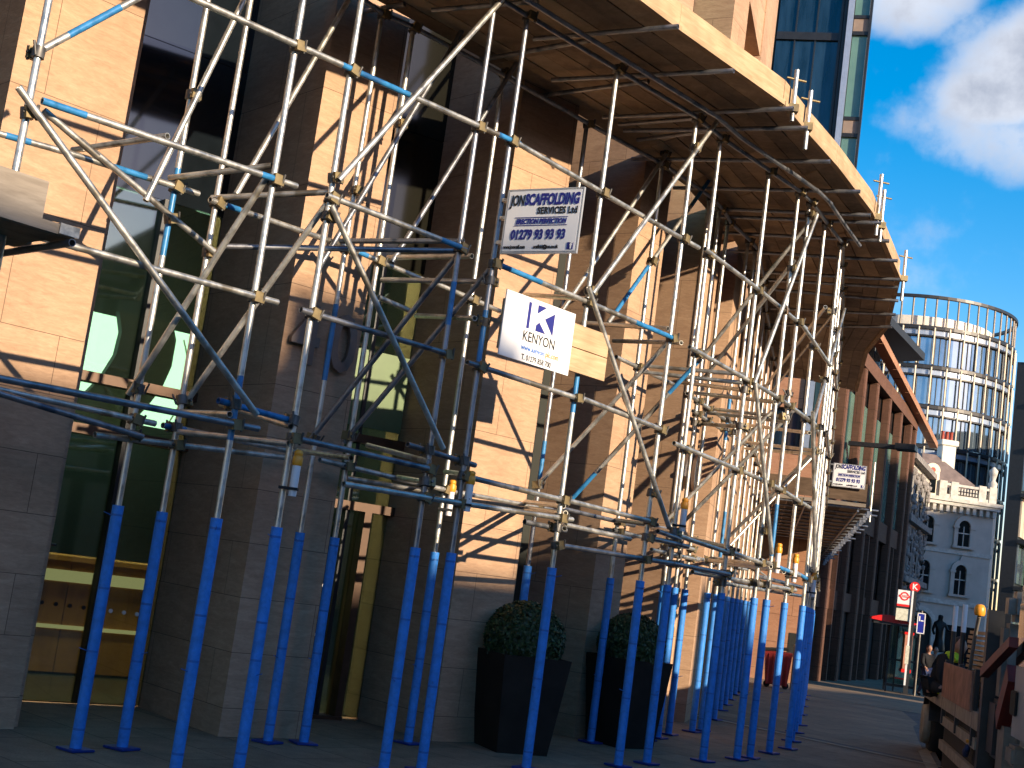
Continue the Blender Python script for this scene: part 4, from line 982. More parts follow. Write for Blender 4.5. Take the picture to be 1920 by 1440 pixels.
put('terrace_rail', mb, 'dark_metal', BR, B)
mb = MB(); mb.prism([(-4.3, 1.6), (3, .9), (17.6, -.15), (18.6, 1.8), (-4.3, 6)], 14.4, 14.75); put('roof_slab', mb, 'slate_dark', BR, B)
mb = MB(); mb.box(-4.3, 17.6, 1.9, 6, 12, 14.4); put('penthouse', mb, 'glass_dark', BR, B)
mb = MB(); mb.box(1.6, 1.9, -1.5, .2, 8.0, 8.15); mb.box(1.3, 2.1, -2.2, -1.5, 7.98, 8.18); put('wall_lamp', mb, 'dark_metal', BR, B)

# ------------------------------------------------------------------ white corner pavilion
PV = thing('corner_pavilion', None, 'white painted ornate corner building with arched windows and pierced parapet', 'building', fr=frame(23.2, 72.17, -1, 84))
V = frame(23.2, 72.17, 0, 84)
mb = MB(); mb.prism([(-.6, 0), (3.75, 0), (4.15, .5), (4.15, 8), (-.6, 8)], -2, 8.75); put('wall', mb, 'white_paint', PV, V)
def arched_window(cx, z0, z1, w, cap):
    r = w/2; mb = MB(); pts = [(cx-r, z0), (cx+r, z0)]+[(cx+r*math.cos(a), z1-r+r*math.sin(a)) for a in [math.pi*k/12 for k in range(13)]]
    mb.prism(pts, -.03, .06, 0, 'y'); win = put('window', mb, 'glass_dark', PV, V)
    mb = MB(); mb.box(cx-.025, cx+.025, -.06, -.031, z0, z1-r); mb.box(cx-r, cx+r, -.065, -.032, (z0+z1)/2-.03, (z0+z1)/2+.03); put('sash_bar', mb, 'white_paint', win, V)
    mb = MB(); k = 14
    for q in range(k):
        a0, a1 = math.pi*q/k, math.pi*(q+1)/k; ro = r+.24
        P = [(cx+x*math.cos(a), z1-r+x*math.sin(a)) for a, x in ((a0, r), (a0, ro), (a1, ro), (a1, r))]; mb.prism(P, -.17, .02, 0, 'y')
    for sg in (-1, 1): mb.box(cx+sg*(r+.12)-.11, cx+sg*(r+.12)+.11, -.14, .02, z0, z1-r-.12); mb.box(cx+sg*(r+.14)-.16, cx+sg*(r+.14)+.16, -.19, .03, z1-r-.12, z1-r)
    mb.box(cx-r-.3, cx+r+.3, -.20, .02, z0-.12, z0)
    if cap: mb.prism([(cx-.13, z1+.2), (cx+.13, z1+.2), (cx, z1+.55)], -.17, .02, 0, 'y')
    put('window_surround', mb, 'white_paint', win, V)
for cx in (.05, 2.12): arched_window(cx, 6.45, 7.85, .66, False); arched_window(cx, 3.85, 5.45, .64, True)
mb = MB(); mb.box(-.6, 3.8, -.06, .05, 5.98, 6.2); put('string_course', mb, 'stone_trim', PV, V)
mb = MB(); mb.box(-.6, 3.8, -.10, .05, 3.25, 3.5); put('string_course', mb, 'stone_trim', PV, V)
mb = MB(); mb.box(-.8, 4.05, -.45, .6, 8.75, 8.95); mb.box(-.75, 3.95, -.36, .5, 8.55, 8.74)
for k in range(12): mb.box(-.6+k*.38, -.42+k*.38, -.28, .02, 8.2, 8.54)
put('cornice', mb, 'stone_trim', PV, V)
mb = MB(); mb.box(.55, 3.55, -.12, .05, 8.95, 9.15); mb.box(.55, 3.55, -.14, .07, 9.62, 9.75)
for x in (.5, 1.15, 2.75, 3.35): mb.box(x, x+.42, -.16, .09, 8.95, 9.85)
for k in range(7):
    for z in (9.28, 9.48): mb.lathe([(.05, -.03), (.11, -.03), (.11, .03), (.05, .03)], (0, 0, 0), 8) if False else mb.box(1.62+k*.165, 1.70+k*.165, -.08, .02, z-.07, z+.07)
put('parapet', mb, 'stone_trim', PV, V)
mb = MB(); mb.lathe([(.22, 0), (.26, .25), (.12, .4), (.2, .7), (.24, .95), (.05, 1.15)], (3.6, .1, 9.85), 10); put('urn', mb, 'stone_trim', PV, V)
mb = MB()
rd = [(-.2, .4, 9.4), (3.6, .4, 9.4), (3.6, 6, 9.4), (-.2, 6, 9.4)]; rt = [(.1, 1.6, 11.4), (.9, 1.6, 11.4), (.9, 5, 11.4), (.1, 5, 11.4)]
mb.grid(rd+rt, [(0, 1, 5, 4), (1, 2, 6, 5), (2, 3, 7, 6), (3, 0, 4, 7), (4, 5, 6, 7)]); put('roof', mb, 'slate', PV, V)
mb = MB(); mb.box(-.3, .5, .0, .3, 8.95, 10.3); mb.lathe([(.01, -.02), (.36, -.01), (.38, .12), (.2, .16), (.18, .24), (.01, .25)], (0, 0, 0), 14) if False else None
k = 14; mb.prism([(.1+.42*math.cos(math.pi*q/k), 10.3+.42*math.sin(math.pi*q/k)) for q in range(k+1)], -.02, .32, 0, 'y')
gb = put('dormer_gable', mb, 'cream_fin', PV, V)
mb = MB(); mb.tube((.1, -.05, 10.35), (.1, .0, 10.35), .14, 12); put('roundel', mb, 'terracotta', gb, V)
mb = MB(); mb.box(-.12, .32, -.03, .0, 9.1, 9.95); put('dormer_window', mb, 'glass_dark', gb, V)
mb = MB(); mb.bevel_box(1.15, 1.95, 1.4, 2.1, 10.2, 12.0, .03); mb.bevel_box(1.05, 2.05, 1.3, 2.2, 12.0, 12.3, .03); ch = put('chimney', mb, 'stack_white', PV, V)
for x in (1.25, 1.5, 1.75): mb = MB(); mb.lathe([(.10, 0), (.09, .45), (.12, .5)], (x, 1.75, 12.3), 10); put('chimney_pot', mb, 'terracotta', ch, V)
mb = MB(); k = 12; mb.prism([(-.55, -1), (.75, -1)]+[(.1+.65*math.cos(math.pi*q/k), 2.1+.65*math.sin(math.pi*q/k)) for q in range(k+1)], -.02, .04, 0, 'y'); put('doorway', mb, 'void', PV, V)
mb = MB()
for q in range(k):
    a0, a1 = math.pi*q/k, math.pi*(q+1)/k; mb.prism([(.1+x*math.cos(a), 2.1+x*math.sin(a)) for a, x in ((a0, .65), (a0, .9), (a1, .9), (a1, .65))], -.16, .02, 0, 'y')
mb.box(.75, 1.0, -.16, .02, -1, 2.1); put('door_arch', mb, 'stone_trim', PV, V)
mb = MB(); mb.box(1.6, 3.2, -.02, .02, -1, 2.2); put('shop_window', mb, 'glass_dark', PV, V)
# carved terrace between the brown office and the pavilion
CT = thing('carved_terrace', None, 'narrow grey white terrace front with heavy dark carving beside brown office', 'building', fr=frame(21.5, 68, -1, 24.5))
mb = MB(); mb.box(18.55, 27.4, .25, 6, -2, 10.3); put('wall', mb, 'white_paint', CT, B)
rnd = random.Random(5)
for z in (1.5, 4.4, 7.2):
    for s in (19.2, 21.4, 23.6, 25.6):
        mb = MB(); mb.box(s, s+.9, .13, .19, z, z+1.7); w_ = put('window', mb, 'glass_dark', CT, B)
        mb = MB(); mb.box(s-.55, s+1.45, .20, .27, z-.2, z+2.3)
        for q in range(40):
            a = rnd.uniform(-.5, 1.4); b_ = rnd.uniform(-.2, 2.3)
            if 0 < a < .9 and 0 < b_ < 1.7: continue
            mb.ico((s+a, .17, z+b_), rnd.uniform(.08, .2), 1, 0, (1, .8, 1), .2)
        cv = put('carving', mb, 'grey_carved', CT, B)
for z in (3.9, 6.8, 9.8): mb = MB(); mb.box(18.55, 27.4, -.1, .25, z, z+.28); put('string_course', mb, 'grey_carved', CT, B)

# ------------------------------------------------------------------ curved glass tower
TW = thing('glass_tower', (36.8, 123, -2), 'tall curved glass office tower with pale vertical fins against the sky', 'building')
tx, ty, RAD = 36.4, 122.0, 8.7
def arc(r, a0, a1, n): return [(tx+r*math.sin(R(a)), ty-r*math.cos(R(a))) for a in [a0+(a1-a0)*k/n for k in range(n+1)]]
def ring(r0, r1, z0, z1, a0=-110, a1=110, n=44):
    mb = MB(); o_, i_ = arc(r1, a0, a1, n), arc(r0, a0, a1, n)
    for k in range(n):
        a, b, c, d = o_[k], o_[k+1], i_[k+1], i_[k]
        mb.grid([(*a, z0), (*b, z0), (*c, z0), (*d, z0), (*a, z1), (*b, z1), (*c, z1), (*d, z1)], [(0, 1, 5, 4), (2, 3, 7, 6), (3, 2, 1, 0), (4, 5, 6, 7)])
    return mb
LEV = [27.6, 24.15, 20.7, 17.25, 13.8, 10.35, 6.9, 3.4]
put('core', ring(.2, RAD-2.6, -2, 26.2), 'blue_panel', TW)
for z in LEV:
    put('floor_band', ring(RAD-.6, RAD+.35, z-.25, z+.05), 'dark_frame', TW)
    put('upper_band', ring(RAD-.1, RAD+.12, z-.75, z-.27), 'pale_frame', TW)
    put('band_edge', ring(RAD-.6, RAD+.30, z-.90, z-.76), 'dark_frame', TW)
    put('glazing', ring(RAD-.14, RAD, z-3.3, z-.9, n=36), 'blue_panel', TW)
    mb = MB(); rnd = random.Random(int(z))
    for k in range(40):
        a = -92+k*4.75
        if rnd.random() < .62: p, q = arc(RAD-.30+.22, a, a+2.6, 1); mb.grid([(*p, z-3.3), (*q, z-3.3), (*q, z-2.45), (*p, z-2.45)], [(0, 1, 2, 3)])
    put('blind', mb, 'stack_white', TW)
    mb = MB()
    for k in range(24):
        a = -98+k*8.4; p = arc(RAD+.02, a+1.2, a+1.2, 1)[0]; q = arc(RAD+.36, a, a, 1)[0]; mb.tube((*p, z-3.3), (*p, z-.3), .10, 4, 0); mb.tube((*q, z-3.3), (*q, z-.1), .085, 5, 1)
        p = arc(RAD+.02, a+4.2, a+4.2, 1)[0]
        if k % 2: mb.tube((*p, z-3.3), (*p, z-.3), .045, 4, 0)
    put('fin', mb, ['dark_frame', 'cream_fin'], TW)
mb = MB()
for k in range(32):
    a = -100+k*6.3; q = arc(RAD+.15, a, a, 1)[0]; mb.tube((*q, 27.6), (*q, 30.2), .09, 5, 0)
put('crown_fin', mb, 'mid_metal', TW)
put('crown_rail', ring(RAD, RAD+.35, 30.1, 30.35), 'dark_frame', TW)
put('crown_wall', ring(RAD-1.9, RAD-1.7, 26.5, 28.9), 'stack_white', TW)
# glazed terrace on the far right
RB = thing('glazed_terrace', None, 'dark glazed terrace with projecting bays behind the lorry crane', 'building', fr=frame(35.2, 88, -2, 30))
F_ = frame(35.0, 88, 0, 30)
mb = MB(); mb.box(-2, 34, .3, 1.2, -2, 20); put('wall', mb, 'dark_frame', RB, F_)
rnd = random.Random(8)
for j in range(7):
    for k in range(12):
        z = -.5+j*3; s = -1.8+k*2.6
        mb = MB(); mb.box(s, s+1.1, .2, .3, z, z+2.5); mb.box(s+1.2, s+2.35, .2, .3, z, z+2.5); put('window', mb, rnd.choice(['blue_panel', 'glass_dark', 'green_panel', 'cream_fin', 'blue_panel']), RB, F_)
    mb = MB(); mb.box(-2.2, 34, -.5, .3, z+2.55, z+2.8); put('ledge', mb, 'dark_frame', RB, F_)
for k in range(4):
    mb = MB(); mb.bevel_box(1+k*6, 3.6+k*6, -1.2, .25, 0, 16, .3); bay = put('bay', mb, 'green_panel', RB, F_)
    for z in (3.2, 6.2, 9.2, 12.2): mb = MB(); mb.bevel_box(.9+k*6, 3.7+k*6, -1.3, .25, z, z+.9, .2); put('bay_band', mb, 'dark_frame', bay, F_)

# ------------------------------------------------------------------ people and figures
def skin_mesh(nodes, edges, sub=2):
    me = bpy.data.meshes.new('tmp'); me.from_pydata([n[0] for n in nodes], edges, []); o = bpy.data.objects.new('tmp', me); COL.objects.link(o)
    sk = o.modifiers.new('s', 'SKIN'); sb = o.modifiers.new('u', 'SUBSURF'); sb.levels = sub; sk.use_smooth_shade = True
    for v, n in zip(me.skin_vertices[0].data, nodes):
        r = n[1]; v.radius = (r, r) if not isinstance(r, tuple) else r
    me.skin_vertices[0].data[0].use_root = True
    dg = bpy.context.evaluated_depsgraph_get(); e = o.evaluated_get(dg); m2 = bpy.data.meshes.new_from_object(e)
    mb = MB(); mb.grid([v.co.copy() for v in m2.vertices], [tuple(p.vertices) for p in m2.polygons], 0, True)
    bpy.data.objects.remove(o); bpy.data.meshes.remove(me); bpy.data.meshes.remove(m2); return mb
def head_mesh(c, r, fr=None):
    """a face looking along local -y"""
    bm = bmesh.new(); bmesh.ops.create_icosphere(bm, subdivisions=3, radius=1)
    for v in bm.verts:
        x, y, z = v.co
        w = 1-.22*max(0, -z); v.co = Vector((x*.74*w, y*.92*w, z*1.12))
        if y < -.55 and abs(x) < .18 and -.25 < z < .12: v.co.y -= .22*(1-abs(x)/.18)
        if y < -.6 and .12 < abs(x) < .45 and .05 < z < .30: v.co.y += .10
        if y < -.55 and abs(x) < .3 and -.52 < z < -.40: v.co.y += .06
        if abs(x) > .88 and abs(z) < .25: v.co.x *= 1.14
    bm.verts.index_update(); mb = MB(); Fm = fr or Matrix.Identity(4)
    mb.grid([Fm @ (Vector(c)+v.co*r) for v in bm.verts], [tuple(q.index for q in f.verts) for f in bm.faces], 0, True); bm.free(); return mb
def person(fr, J, label, mats, group=None, coat=1.0, hair_long=False):
    """J: joints in the local frame; -y is the front"""
    g = thing('person', None, label, 'person', group, fr=fr)
    n = [(J['pelvis'], .105), (J['waist'], .10), (J['chest'], .125), (J['neck0'], .06), (J['neck'], .048), (J['head'], .09)]
    e = [(0, 1), (1, 2), (2, 3), (3, 4), (4, 5)]
    for s in 'LR':
        i = len(n); n += [(J['sh'+s], .062), (J['el'+s], .044), (J['wr'+s], .030)]; e += [(3 if False else 2, i), (i, i+1), (i+1, i+2)]
        w = Vector(J['wr'+s]); d = (w-Vector(J['el'+s])).normalized(); sd = d.orthogonal().normalized(); up_ = d.cross(sd)
        k = len(n); n.append((tuple(w+d*.05), (.030, .018))); e.append((i+2, k))
        for q, (a, ln) in enumerate(((-.028, .065), (-.009, .078), (.010, .074), (.028, .058))):
            j = len(n); n += [(tuple(w+d*.085+sd*a), .010), (tuple(w+d*(.085+ln*.55)+sd*a*1.1+up_*.012), .009), (tuple(w+d*(.085+ln)+sd*a*1.1+up_*.035), .007)]; e += [(k, j), (j, j+1), (j+1, j+2)]
        j = len(n); n += [(tuple(w+d*.045-sd*.035), .012), (tuple(w+d*.08-sd*.055+up_*.015), .009)]; e += [(k, j), (j, j+1)]
        i = len(n); n += [(J['hip'+s], .085), (J['kn'+s], .058), (J['an'+s], .040), (J['toe'+s], .035)]; e += [(0, i), (i, i+1), (i+1, i+2), (i+2, i+3)]
    b = skin_mesh(n, e, 1)
    hm = head_mesh(J['head'], .112); b.grid(hm.v, hm.f, 0, True)
    put('body', b, mats[0], g, fr)
    h = Vector(J['head']); mb = MB(); mb.ico(h+Vector((0, .022, .03)), .112, 2, 0, (.80, .92, 1.02), .03)
    if hair_long: mb.ico(h+Vector((0, .06, -.06)), .10, 2, 0, (.85, .6, 1.3), .05)
    put('hair', mb, mats[3], g, fr)
    n = [(J['pelvis'], .15*coat), (J['waist'], .145*coat), (J['chest'], .165*coat), (J['neck0'], .085)]; e = [(0, 1), (1, 2), (2, 3)]
    for s in 'LR': i = len(n); n += [(J['sh'+s], .085), (J['el'+s], .064), (J['wr'+s], .050)]; e += [(2, i), (i, i+1), (i+1, i+2)]
    put('jacket', skin_mesh(n, e, 1), mats[1], g, fr)
    n = [(J['pelvis'], .14)]; e = []
    for s in 'LR': i = len(n); n += [(J['hip'+s], .105), (J['kn'+s], .078), (J['an'+s], .062)]; e += [(0, i), (i, i+1), (i+1, i+2)]
    put('trousers', skin_mesh(n, e, 1), mats[2], g, fr)
    for s in 'LR':
        mb = MB(); a, t = Vector(J['an'+s]), Vector(J['toe'+s]); mb.tube(a+Vector((0, .03, -.02)), t, .05, 10, 0, .045); put('shoe', mb, 'rubber', g, fr)
    return g
WALK = dict(pelvis=(0, 0, .92), waist=(0, -.01, 1.08), chest=(0, -.02, 1.28), neck0=(0, -.01, 1.42), neck=(0, -.02, 1.48), head=(0, -.04, 1.60), shL=(.19, -.02, 1.36), elL=(.24, .10, 1.12), wrL=(.25, .02, .90), shR=(-.19, -.02, 1.36), elR=(-.23, -.08, 1.12), wrR=(-.20, -.24, .98),
            hipL=(.09, 0, .88), knL=(.10, -.16, .50), anL=(.10, -.12, .09), toeL=(.10, -.27, .05), hipR=(-.09, 0, .88), knR=(-.09, .02, .49), anR=(-.09, .30, .14), toeR=(-.09, .19, .05))
STAND = dict(WALK, elL=(.25, .02, 1.10), wrL=(.20, -.18, 1.05), elR=(-.25, .03, 1.10), wrR=(-.22, -.02, .86), knL=(.10, -.02, .49), anL=(.10, .02, .09), toeL=(.11, -.14, .05), knR=(-.10, -.03, .49), anR=(-.10, .01, .09), toeR=(-.12, -.15, .05))
person(frame(15.0, 45.2, ground_z(45.2), 80), WALK, 'pedestrian in dark coat and blue jeans walking beside the bus stop post', ['skin', 'black_cloth', 'jeans', 'hair'], hair_long=True)
person(frame(16.0, 47.5, ground_z(47.5), 95), STAND, 'pedestrian in beige coat standing between the bus stop and the lorry', ['skin', 'beige_cloth', 'black_cloth', 'hair'])

# ------------------------------------------------------------------ bus stop and shelter
BZ = ground_z(45)
S0 = frame(14.28, 45, BZ, 103)
BS = thing('bus_stop', None, 'bus stop post with red letter disc, white roundel flag and timetable', 'bus stop', fr=S0)
mb = MB(); mb.box(-.075, .075, -.05, .05, 0, 3.42); mb.box(-.16, .16, -.14, .14, 0, .04); mb.box(-.08, -.02, -.056, -.049, .3, 3.42, 1); put('post', mb, ['dark_metal', 'sign_white'], BS, S0)  # the white strip paints the lit side onto the dark post
mb = MB(); mb.tube((.0, -.03, 3.55), (.0, .03, 3.55), .17, 24); kd = put('letter_disc', mb, 'red_sign', BS, S0)
text('lettering', 'K', .26, 'sign_white', off(S0, 0, -.034, 3.55), kd, bold=.008)
mb = MB(); mb.bevel_box(-.53, -.08, -.02, .02, 2.93, 3.40, .008); fl = put('flag', mb, 'sign_white', BS, S0)
mb = MB(); k = 28
for q in range(k):
    a0, a1 = 2*math.pi*q/k, 2*math.pi*(q+1)/k; mb.prism([(-.305+x*math.cos(a), 3.20+x*math.sin(a)) for a, x in ((a0, .10), (a0, .145), (a1, .145), (a1, .10))], -.026, -.021, 0, 'y')
mb.box(-.485, -.125, -.031, -.0265, 3.165, 3.235); mb.box(-.53, -.08, -.024, .0, 2.86, 2.93); put('roundel', mb, 'red_sign', fl, S0)
text('lettering', 'BUS STOP', .055, 'sign_white', off(S0, -.305, -.034, 3.2), fl, bold=.002)
mb = MB(); mb.box(-.53, -.08, -.02, .02, 2.80, 2.858); put('dark_strip', mb, 'black_ink', fl, S0)
mb = MB(); mb.box(-.53, -.08, -.015, .015, 2.40, 2.79); put('timetable', mb, 'paper', BS, S0)
for k in range(4): text('lettering', '%d' % (8, 25, 46, 63)[k], .075, 'blue_ink' if k % 2 else 'black_ink', off(S0, -.43+(k % 2)*.22, -.018, 2.68-(k//2)*.14), BS, bold=.001) if False else None
mb = MB(); mb.box(-.12, .0, -.10, -.06, 1.0, 1.6); put('notice', mb, 'paper', BS, S0)
mb = MB(); mb.bevel_box(.17, .42, -.03, .0, 2.05, 2.72, .01); g = put('street_sign', mb, 'blue_sign', None, S0, 'blue street sign with white edge on a thin post beside the bus stop', 'sign')
mb = MB()
for a in ((.17, .19, 2.05, 2.72), (.40, .42, 2.05, 2.72), (.17, .42, 2.70, 2.72), (.17, .42, 2.05, 2.07)): mb.box(a[0]-.005, a[1]+.005, -.04, -.032, a[2]-.005, a[3]+.005)
mb.box(.22, .26, -.04, -.032, 2.45, 2.62); mb.box(.28, .37, -.04, -.032, 2.45, 2.49); put('sign_edge', mb, 'sign_white', g, S0)
mb = MB(); mb.tube((.30, .03, 0), (.30, .03, 2.8), .03, 10); put('sign_post', mb, 'mid_metal', g, S0)
H0 = off(S0, 0, .9, 0)
SH = thing('bus_shelter', None, 'glass bus shelter with bright red curved roof behind the stop post', 'bus shelter', fr=H0)
mb = MB(); n = 20; pr = [(-1.25+1.35*k/n, .0) for k in range(n+1)]
top = [(-1.28+1.75*k/n, 2.36+.16*math.sin(math.pi*min(1, (k+1)/(n*.75)))) for k in range(n+1)]; bot = [(x, 2.33-.05*math.sin(math.pi*k/n)) for k, (x, z) in enumerate(top)]
mb.prism(bot+top[::-1], -.65, .65, 0, 'y'); put('roof', mb, 'red_sign', SH, H0)
mb = MB(); mb.box(-1.2, .42, -.6, .6, 2.20, 2.27); put('soffit', mb, 'dark_metal', SH, H0)
for x, y in ((-.62, .5), (-.30, .55), (.38, .55), (-.62, -.5)): mb = MB(); mb.box(x-.025, x+.025, y-.025, y+.025, 0, 2.25); put('post', mb, 'dark_metal', SH, H0)
mb = MB(); mb.box(-.6, .38, .54, .555, .25, 2.2); put('back_pane', mb, 'glass_clear', SH, H0)
mb = MB(); mb.box(-.605, -.59, -.45, .45, .25, 2.2); put('side_pane', mb, 'glass_clear', SH, H0)
mb = MB(); mb.box(-.6, .38, .50, .56, .15, .24); mb.box(-.6, .38, .50, .58, 1.02, 1.08); put('rail', mb, 'dark_metal', SH, H0)
mb = MB(); mb.box(-.13, .12, -.5, .5, .82, 1.95); ad = put('advert_panel', mb, 'poster', SH, H0)
for za, zb in ((.70, .81), (1.96, 2.04)): mb = MB(); mb.box(-.16, .15, -.52, .52, za, zb); put('advert_frame', mb, 'red_sign', ad, H0)
mb = MB(); mb.box(-.3, .1, .1, .4, .44, .48); put('bench', mb, 'red_sign', SH, H0)

# ------------------------------------------------------------------ red bin by the end wall
Bz = ground_z(32.5); b0 = frame(7.22, 32.55, Bz, 100)
bn = thing('wheeled_bin', None, 'worn red plastic bin with dark lid against the orange stone wall', 'bin', fr=b0)
mb = MB(); lo = [(-.25, -.25, .08), (.25, -.25, .08), (.25, .25, .08), (-.25, .25, .08)]; hi = [(-.33, -.33, .86), (.31, -.33, .86), (.31, .33, .86), (-.33, .33, .86)]
mb.grid(lo+hi, [(3, 2, 1, 0), (4, 5, 6, 7), (0, 1, 5, 4), (1, 2, 6, 5), (2, 3, 7, 6), (3, 0, 4, 7)])
for k in range(5): x = -.22+k*.11; mb.box(x-.018, x+.018, -.345+.01*k % .02, -.24, .1, .8)
put('bin_body', mb, 'bin_red', bn, b0)
mb = MB(); mt = Matrix.Rotation(R(-7), 4, 'Y'); mb.bevel_box(-.36, .34, -.37, .37, .88, .94, .02, 0, mt); put('lid', mb, 'rubber', bn, b0)
for x in (-.22, .22): mb = MB(); mb.tube((x, -.16, .08), (x, -.10, .08), .08, 12); put('wheel', mb, 'rubber', bn, b0)
mb = MB(); pb = frame(7.60, 32.5, Bz, 100); mb.tube((0, 0, 0), (0, 0, 1.02), .045, 12); mb.tube((0, 0, 1.02), (0, 0, 1.08), .06, 12); put('bollard', mb, 'kerb_and_strip', None, pb, 'short pale post standing beside the red bin', 'bollard')

# ------------------------------------------------------------------ bronze statue on its plinth
ST = thing('statue', (20.3, 60, ground_z(60)), 'dark bronze robed statue on a plinth in front of white pavilion', 'statue')
f0 = frame(20.3, 60, ground_z(60), 95)
mb = MB(); mb.bevel_box(-.55, .55, -.55, .55, 0, 1.35, .03); mb.bevel_box(-.42, .42, -.42, .42, 1.35, 1.5, .03); mb.bevel_box(-.65, .65, -.65, .65, 0, .25, .03); put('plinth', mb, 'stone_trim', ST, f0)
n = [((0, 0, 2.25), .20), ((0, -.02, 2.5), .17), ((0, -.03, 2.75), .18), ((0, -.02, 2.93), .09), ((0, -.03, 3.06), .13), ((.02, -.04, 3.20), .12),
     ((.22, 0, 2.80), .08), ((.34, -.10, 2.52), .065), ((.50, -.22, 2.50), .05), ((.62, -.26, 2.62), .045), ((-.21, 0, 2.80), .08), ((-.28, .02, 2.48), .065), ((-.24, -.14, 2.28), .05),
     ((.02, -.02, 1.95), .25), ((.02, 0, 1.65), .29), ((.02, 0, 1.52), .31)]
put('figure', skin_mesh(n, [(0, 1), (1, 2), (2, 3), (3, 4), (4, 5), (2, 6), (6, 7), (7, 8), (8, 9), (2, 10), (10, 11), (11, 12), (0, 13), (13, 14), (14, 15)], 2), 'bronze_dark', ST, f0)

# ------------------------------------------------------------------ flatbed lorry with crane
T = frame(6.93, 21.0, 0, 13.2)                              # local x = 0 at the tail, -9 at the cab; the body lies at negative y
TK = thing('flatbed_lorry', None, 'worn flatbed lorry with crane and pale cab parked beside the pavement', 'lorry', fr=off(T, -5, -1.2, -.12))
mb = MB(); mb.box(-7.0, -.9, -2.35, .0, .78, .88); put('bed', mb, 'mid_metal', TK, T)
mb = MB(); mb.box(-7.0, -.9, .002, .05, .74, .92); put('side_rail', mb, 'truck_beige', TK, T)
mb = MB(); mb.box(-6.9, -3.3, -.55, -.02, -.02, .70); put('underbody', mb, 'rubber', TK, T)
for z in (.53, .22):
    mb = MB(); mb.box(-6.75, -3.25, -.02, .03, z, z+.115); put('guard_rail', mb, 'truck_beige', TK, T)
for x in (-3.3, -4.4, -5.5, -6.7):
    mb = MB(); mb.box(x-.035, x+.035, -.06, -.021, .15, .78); put('guard_post', mb, 'dark_metal', TK, T)
for x in (-1.0,):
    mb = MB(); mb.lathe([(.20, -.13), (.46, -.13), (.50, -.08), (.50, .08), (.46, .13), (.20, .13)], (0, 0, 0), 28)
    mb.v = [Vector((x+p.x, -.18+p.z, .36+p.y)) for p in mb.v]; wh = put('wheel', mb, 'rubber', TK, T)
    mb = MB(); mb.lathe([(.05, -.10), (.27, -.12), (.29, -.02), (.12, .04), (.02, .06)], (0, 0, 0), 20); mb.v = [Vector((x+p.x, -.06-p.z, .36+p.y)) for p in mb.v]; put('rim', mb, 'truck_beige', wh, T)
    mb = MB()
    for q in range(10):
        a0, a1 = math.pi*(.05+.9*q/10), math.pi*(.05+.9*(q+1)/10); mb.prism([(x+r_*math.cos(a), .36+r_*math.sin(a)) for a, r_ in ((a0, .52), (a0, .55), (a1, .55), (a1, .52))], -.38, .02, 0, 'y')
    put('mudguard', mb, 'dark_metal', wh, T)
mb = MB(); mb.box(-6.45, -3.5, .052, .075, .90, 1.33); put('side_panel', mb, 'rust_panel', TK, T)
for x in (-3.42, -4.95, -6.5): mb = MB(); mb.box(x-.04, x+.04, .0, .05, .55, 1.36); put('stanchion', mb, 'dark_metal', TK, T)
for x, z1 in ((-3.05, 2.08), (-4.1, 2.09)):
    mb = MB(); mb.tube((x, -.06, .88), (x, -.06, 1.74), .030, 10, 0); mb.tube((x, -.06, 1.74), (x, -.06, z1), .031, 10, 1); put('stake', mb, ['dark_metal', 'sign_white'], TK, T)
mb = MB(); mb.tube((-4.95, -.05, .9), (-5.35, -.05, 1.7), .022, 8); mb.tube((-5.35, -.05, 1.7), (-5.6, -.05, 1.94), .022, 8); bc = put('beacon_pole', mb, 'mid_metal', TK, T)
mb = MB(); mb.lathe([(.05, 0), (.062, .02), (.062, .09), (.04, .125), (.01, .13)], (-5.62, -.05, 1.95), 14); put('beacon', mb, 'orange', bc, T)
mb = MB(); mb.box(-7.25, -7.15, -2.3, .02, .45, 1.72); mb.box(-7.28, -7.12, -.10, .06, .3, 2.0); put('headboard', mb, 'dark_metal', TK, T)
mb = MB(); mb.bevel_box(-7.75, -7.42, -.36, -.04, 1.10, 1.88, .05); mb.bevel_box(-7.95, -7.58, -.38, -.04, 1.90, 2.20, .07); cp = put('crane_leg', mb, 'mid_metal', TK, T)
mb = MB(); mb.bevel_box(-7.85, -7.35, -.42, -.0, .55, 1.12, .04); put('crane_base', mb, 'dark_metal', cp, T)
def beam(p, q, w, h, mb):
    p, q = Vector(p), Vector(q); d = (q-p).normalized(); s = Vector((0, 1, 0)); u = d.cross(s).normalized()
    v = [a+s*i*w/2+u*j*h/2 for a in (p, q) for i, j in ((-1, -1), (1, -1), (1, 1), (-1, 1))]
    mb.grid(v, [(3, 2, 1, 0), (4, 5, 6, 7), (0, 1, 5, 4), (1, 2, 6, 5), (2, 3, 7, 6), (3, 0, 4, 7)])
mb = MB(); beam((-7.6, .10, 1.36), (-9.35, .10, 1.70), .08, .09, mb); put('crane_arm', mb, 'truck_red', TK, T)
mb = MB(); beam((-8.35, .0, .95), (-8.85, .0, 1.42), .12, .20, mb); put('crane_arm', mb, 'truck_red', TK, T)
mb = MB(); beam((-7.5, -.6, 1.0), (-8.7, -.6, 1.45), .08, .08, mb); put('crane_ram', mb, 'dark_metal', TK, T)
mb = MB(); mb.box(-8.9, -7.3, -2.2, -.9, .5, 1.3); put('chassis_box', mb, 'rubber', TK, T)
mb = MB(); mb.bevel_box(-11.2, -8.98, -2.35, .02, .80, 2.3, .08); cab = put('cab', mb, 'truck_white', TK, T)
mb = MB(); mb.box(-10.6, -9.08, .021, .03, 1.50, 2.05); put('side_window', mb, 'glass_dark', cab, T)
mb = MB(); mb.bevel_box(-9.32, -9.02, .022, .045, 1.06, 1.28, .01); put('door_handle', mb, 'rubber', cab, T)
